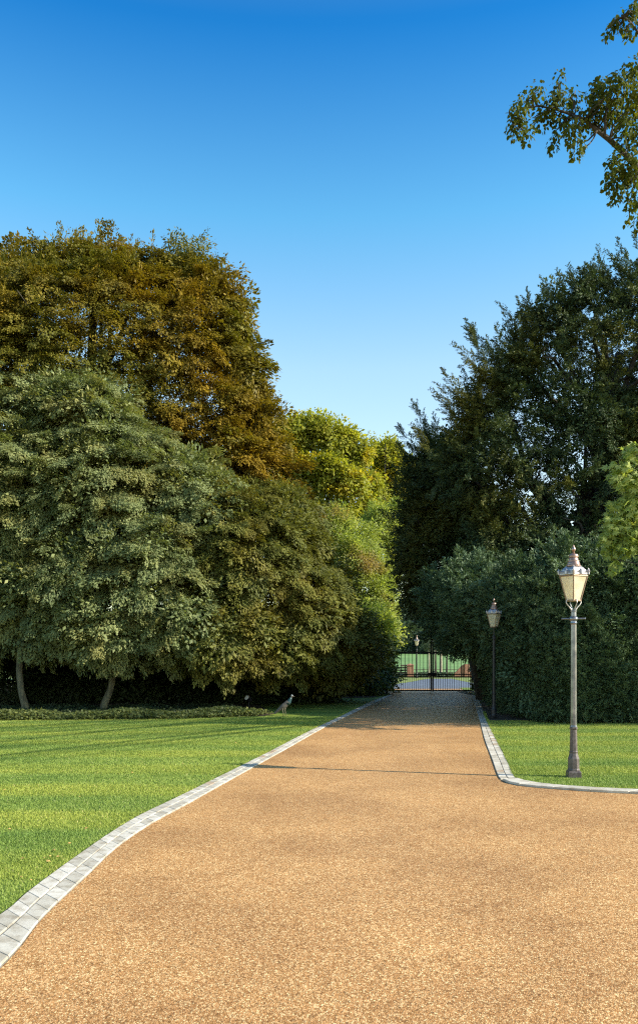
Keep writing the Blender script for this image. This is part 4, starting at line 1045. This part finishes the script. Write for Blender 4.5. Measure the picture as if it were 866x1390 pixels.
# rail fence edging the field between them
t = empty('rail_fence', G(590, 916.8)); tag(t, 'low post and rail fence along the field edge behind the young trees', 'fence')
bm = bmesh.new()
for z_ in (.28, .5): add_box(bm, (0, 0, z_), (26, .03, .06))
bm_obj('rails', bm, M['wood'], t)
for j in range(14):
    bm = bmesh.new(); add_box(bm, (-13 + j * 2.0, -.055, .30), (.08, .08, .68)); bm_obj('fence_post', bm, M['wood'], t)
b = G(535, 925)
t = empty('bollard', b); tag(t, 'small white painted post on the verge left of the road', 'bollard')
bm = bmesh.new(); add_box(bm, (0, 0, .36), (.13, .13, .82)); bm_obj('post', bm, M['white'], t, bevel=.01)
bm = bmesh.new(); add_lathe(bm, [(.11, .772), (.11, .79), (.02, .86)], 4, rot=math.pi / 4); bm_obj('cap', bm, M['white'], t)
cover('ground_cover', [G(500, 919), G(552, 919)], 1.2, .30, 1500, M['far'], 'low plants at the foot of the timber fence', 31, size=.16)
cover('ground_cover', [G(561, 919), G(620, 918)], 1.2, .38, 3000, M['far'], 'low plants along the field edge beyond the road', 32, size=.16)

# ------------------------------------------------------------------ bird and floodlight under the left trees
def skin_body(name, verts, edges, radii, mat, parent, sub=2):
    me = bpy.data.meshes.new(name); me.from_pydata(verts, edges, [])
    o = link_mesh(name, me, mat, parent)
    m_ = o.modifiers.new('skin', 'SKIN'); m_.use_smooth_shade = True
    for i, r in enumerate(radii):
        me.skin_vertices[0].data[i].radius = (r, r) if not isinstance(r, tuple) else r
    me.skin_vertices[0].data[0].use_root = True
    sb = o.modifiers.new('sub', 'SUBSURF'); sb.levels = sub; sb.render_levels = sub
    return o
b = G(383, 972)
t = empty('standing_bird', b, 0); tag(t, 'long tailed grey brown bird with dark raised neck standing at the lawn edge', 'bird')
# body, neck and tail as one continuous surface
vs = [(.14, 0, .34), (.05, 0, .29), (-.03, 0, .23), (-.14, 0, .14), (-.24, 0, .06), (.20, 0, .42), (.24, 0, .49), (.265, 0, .545), (.285, 0, .575), (.315, 0, .572)]
skin_body('body', vs, [(0, 1), (1, 2), (2, 3), (3, 4), (0, 5), (5, 6), (6, 7), (7, 8), (8, 9)], [.088, .095, .075, .045, .022, .062, .04, .03, .034, .012], M['feather'], t)
bm = bmesh.new(); add_tube(bm, [(.15, 0, .36), (.20, 0, .42), (.24, 0, .492), (.262, 0, .54)], [.085, .069, .046, .033], 12); bm_obj('neck_feathers', bm, M['featherd'], t, smooth=True)
bm = bmesh.new(); add_tube(bm, [(.255, 0, .585), (.285, 0, .600), (.315, 0, .588)], [.012, .026, .012], 10); bm_obj('crown_feathers', bm, M['featherw'], t, smooth=True)
bm = bmesh.new(); add_tube(bm, [(.325, 0, .572), (.345, 0, .568), (.365, 0, .558)], [.010, .008, .002], 8); bm_obj('beak', bm, M['beak'], t, smooth=True)
for sy, dx in ((-.045, .03), (.045, .09)):
    bm = bmesh.new(); add_tube(bm, [(dx, sy, .25), (dx - .015, sy, .17), (dx + .01, sy, .09), (dx, sy, .028)], [.028, .014, .009, .009], 8)
    for a in (-.5, 0, .5): add_tube(bm, [(dx, sy, .028), (dx + .055 * math.cos(a), sy + .055 * math.sin(a), .022)], [.008, .004], 6)
    bm_obj('leg', bm, M['beak'], t, smooth=True)
b = G(338, 961)
t = empty('floodlight', b, 0); tag(t, 'small dark garden floodlight with a pale lens under the trees', 'floodlight')
bm = bmesh.new(); add_tube(bm, [(0, 0, -.1), (0, 0, .22)], .012, 8); bm_obj('stake', bm, M['blackiron'], t)
bm = bmesh.new(); D = Vector((-.62, -.6, .5)).normalized(); c_ = Vector((0, 0, .30))
add_tube(bm, [c_ - D * .12, c_ - D * .10, c_ + D * .08, c_ + D * .10], [.05, .08, .105, .105], 16); bm_obj('housing', bm, M['blackiron'], t, smooth=False)
bm = bmesh.new(); add_tube(bm, [c_ + D * .095, c_ + D * .112], [.085, .075], 16); bm_obj('lens', bm, M['lens'], t)

# ------------------------------------------------------------------ fallen leaves
first = None
spots = [G(60, 1170), G(63, 1174), G(68, 1168), G(76, 1160), G(82, 1168), G(32, 1196), G(34, 1170), G(43, 1201), G(96, 1150), G(120, 1128), G(12, 1130), G(180, 1052), G(250, 1040), G(90, 1030), G(320, 1010), G(756, 998), G(692, 990), G(852, 992), G(790, 1011), G(841, 990), G(720, 1021), G(6, 1076), G(110, 1085)]
for i, p_ in enumerate(spots):
    if first is None:
        bm = bmesh.new()
        vs = [bm.verts.new((x * .036, y * .036, .006 * math.sin(x * 3 + y * 4))) for x, y in ((0, 0), (.22, .30), (.62, .34), (1, 0), (.62, -.34), (.22, -.30))]
        mid = bm.verts.new((.016, 0, .009))
        for k in range(6): bm.faces.new((vs[k], vs[(k + 1) % 6], mid))
        o = first = bm_obj('fallen_leaf', bm, M['leafdead'])
    else:
        o = first.copy(); COL.objects.link(o)
    o.location = (p_.x, p_.y, .036); o.rotation_euler = (random.uniform(-.3, .3), random.uniform(-.3, .3), random.uniform(0, 6)); k = random.uniform(.7, 1.2); o.scale = (k, k, k)
    lft = p_.x < 2
    tag(o, 'dry yellow leaf lying on the grass of the left lawn' if lft else 'dry yellow leaf lying on the grass of the right lawn', 'leaf', 'fallen leaves on the left lawn' if lft else 'fallen leaves on the right lawn')
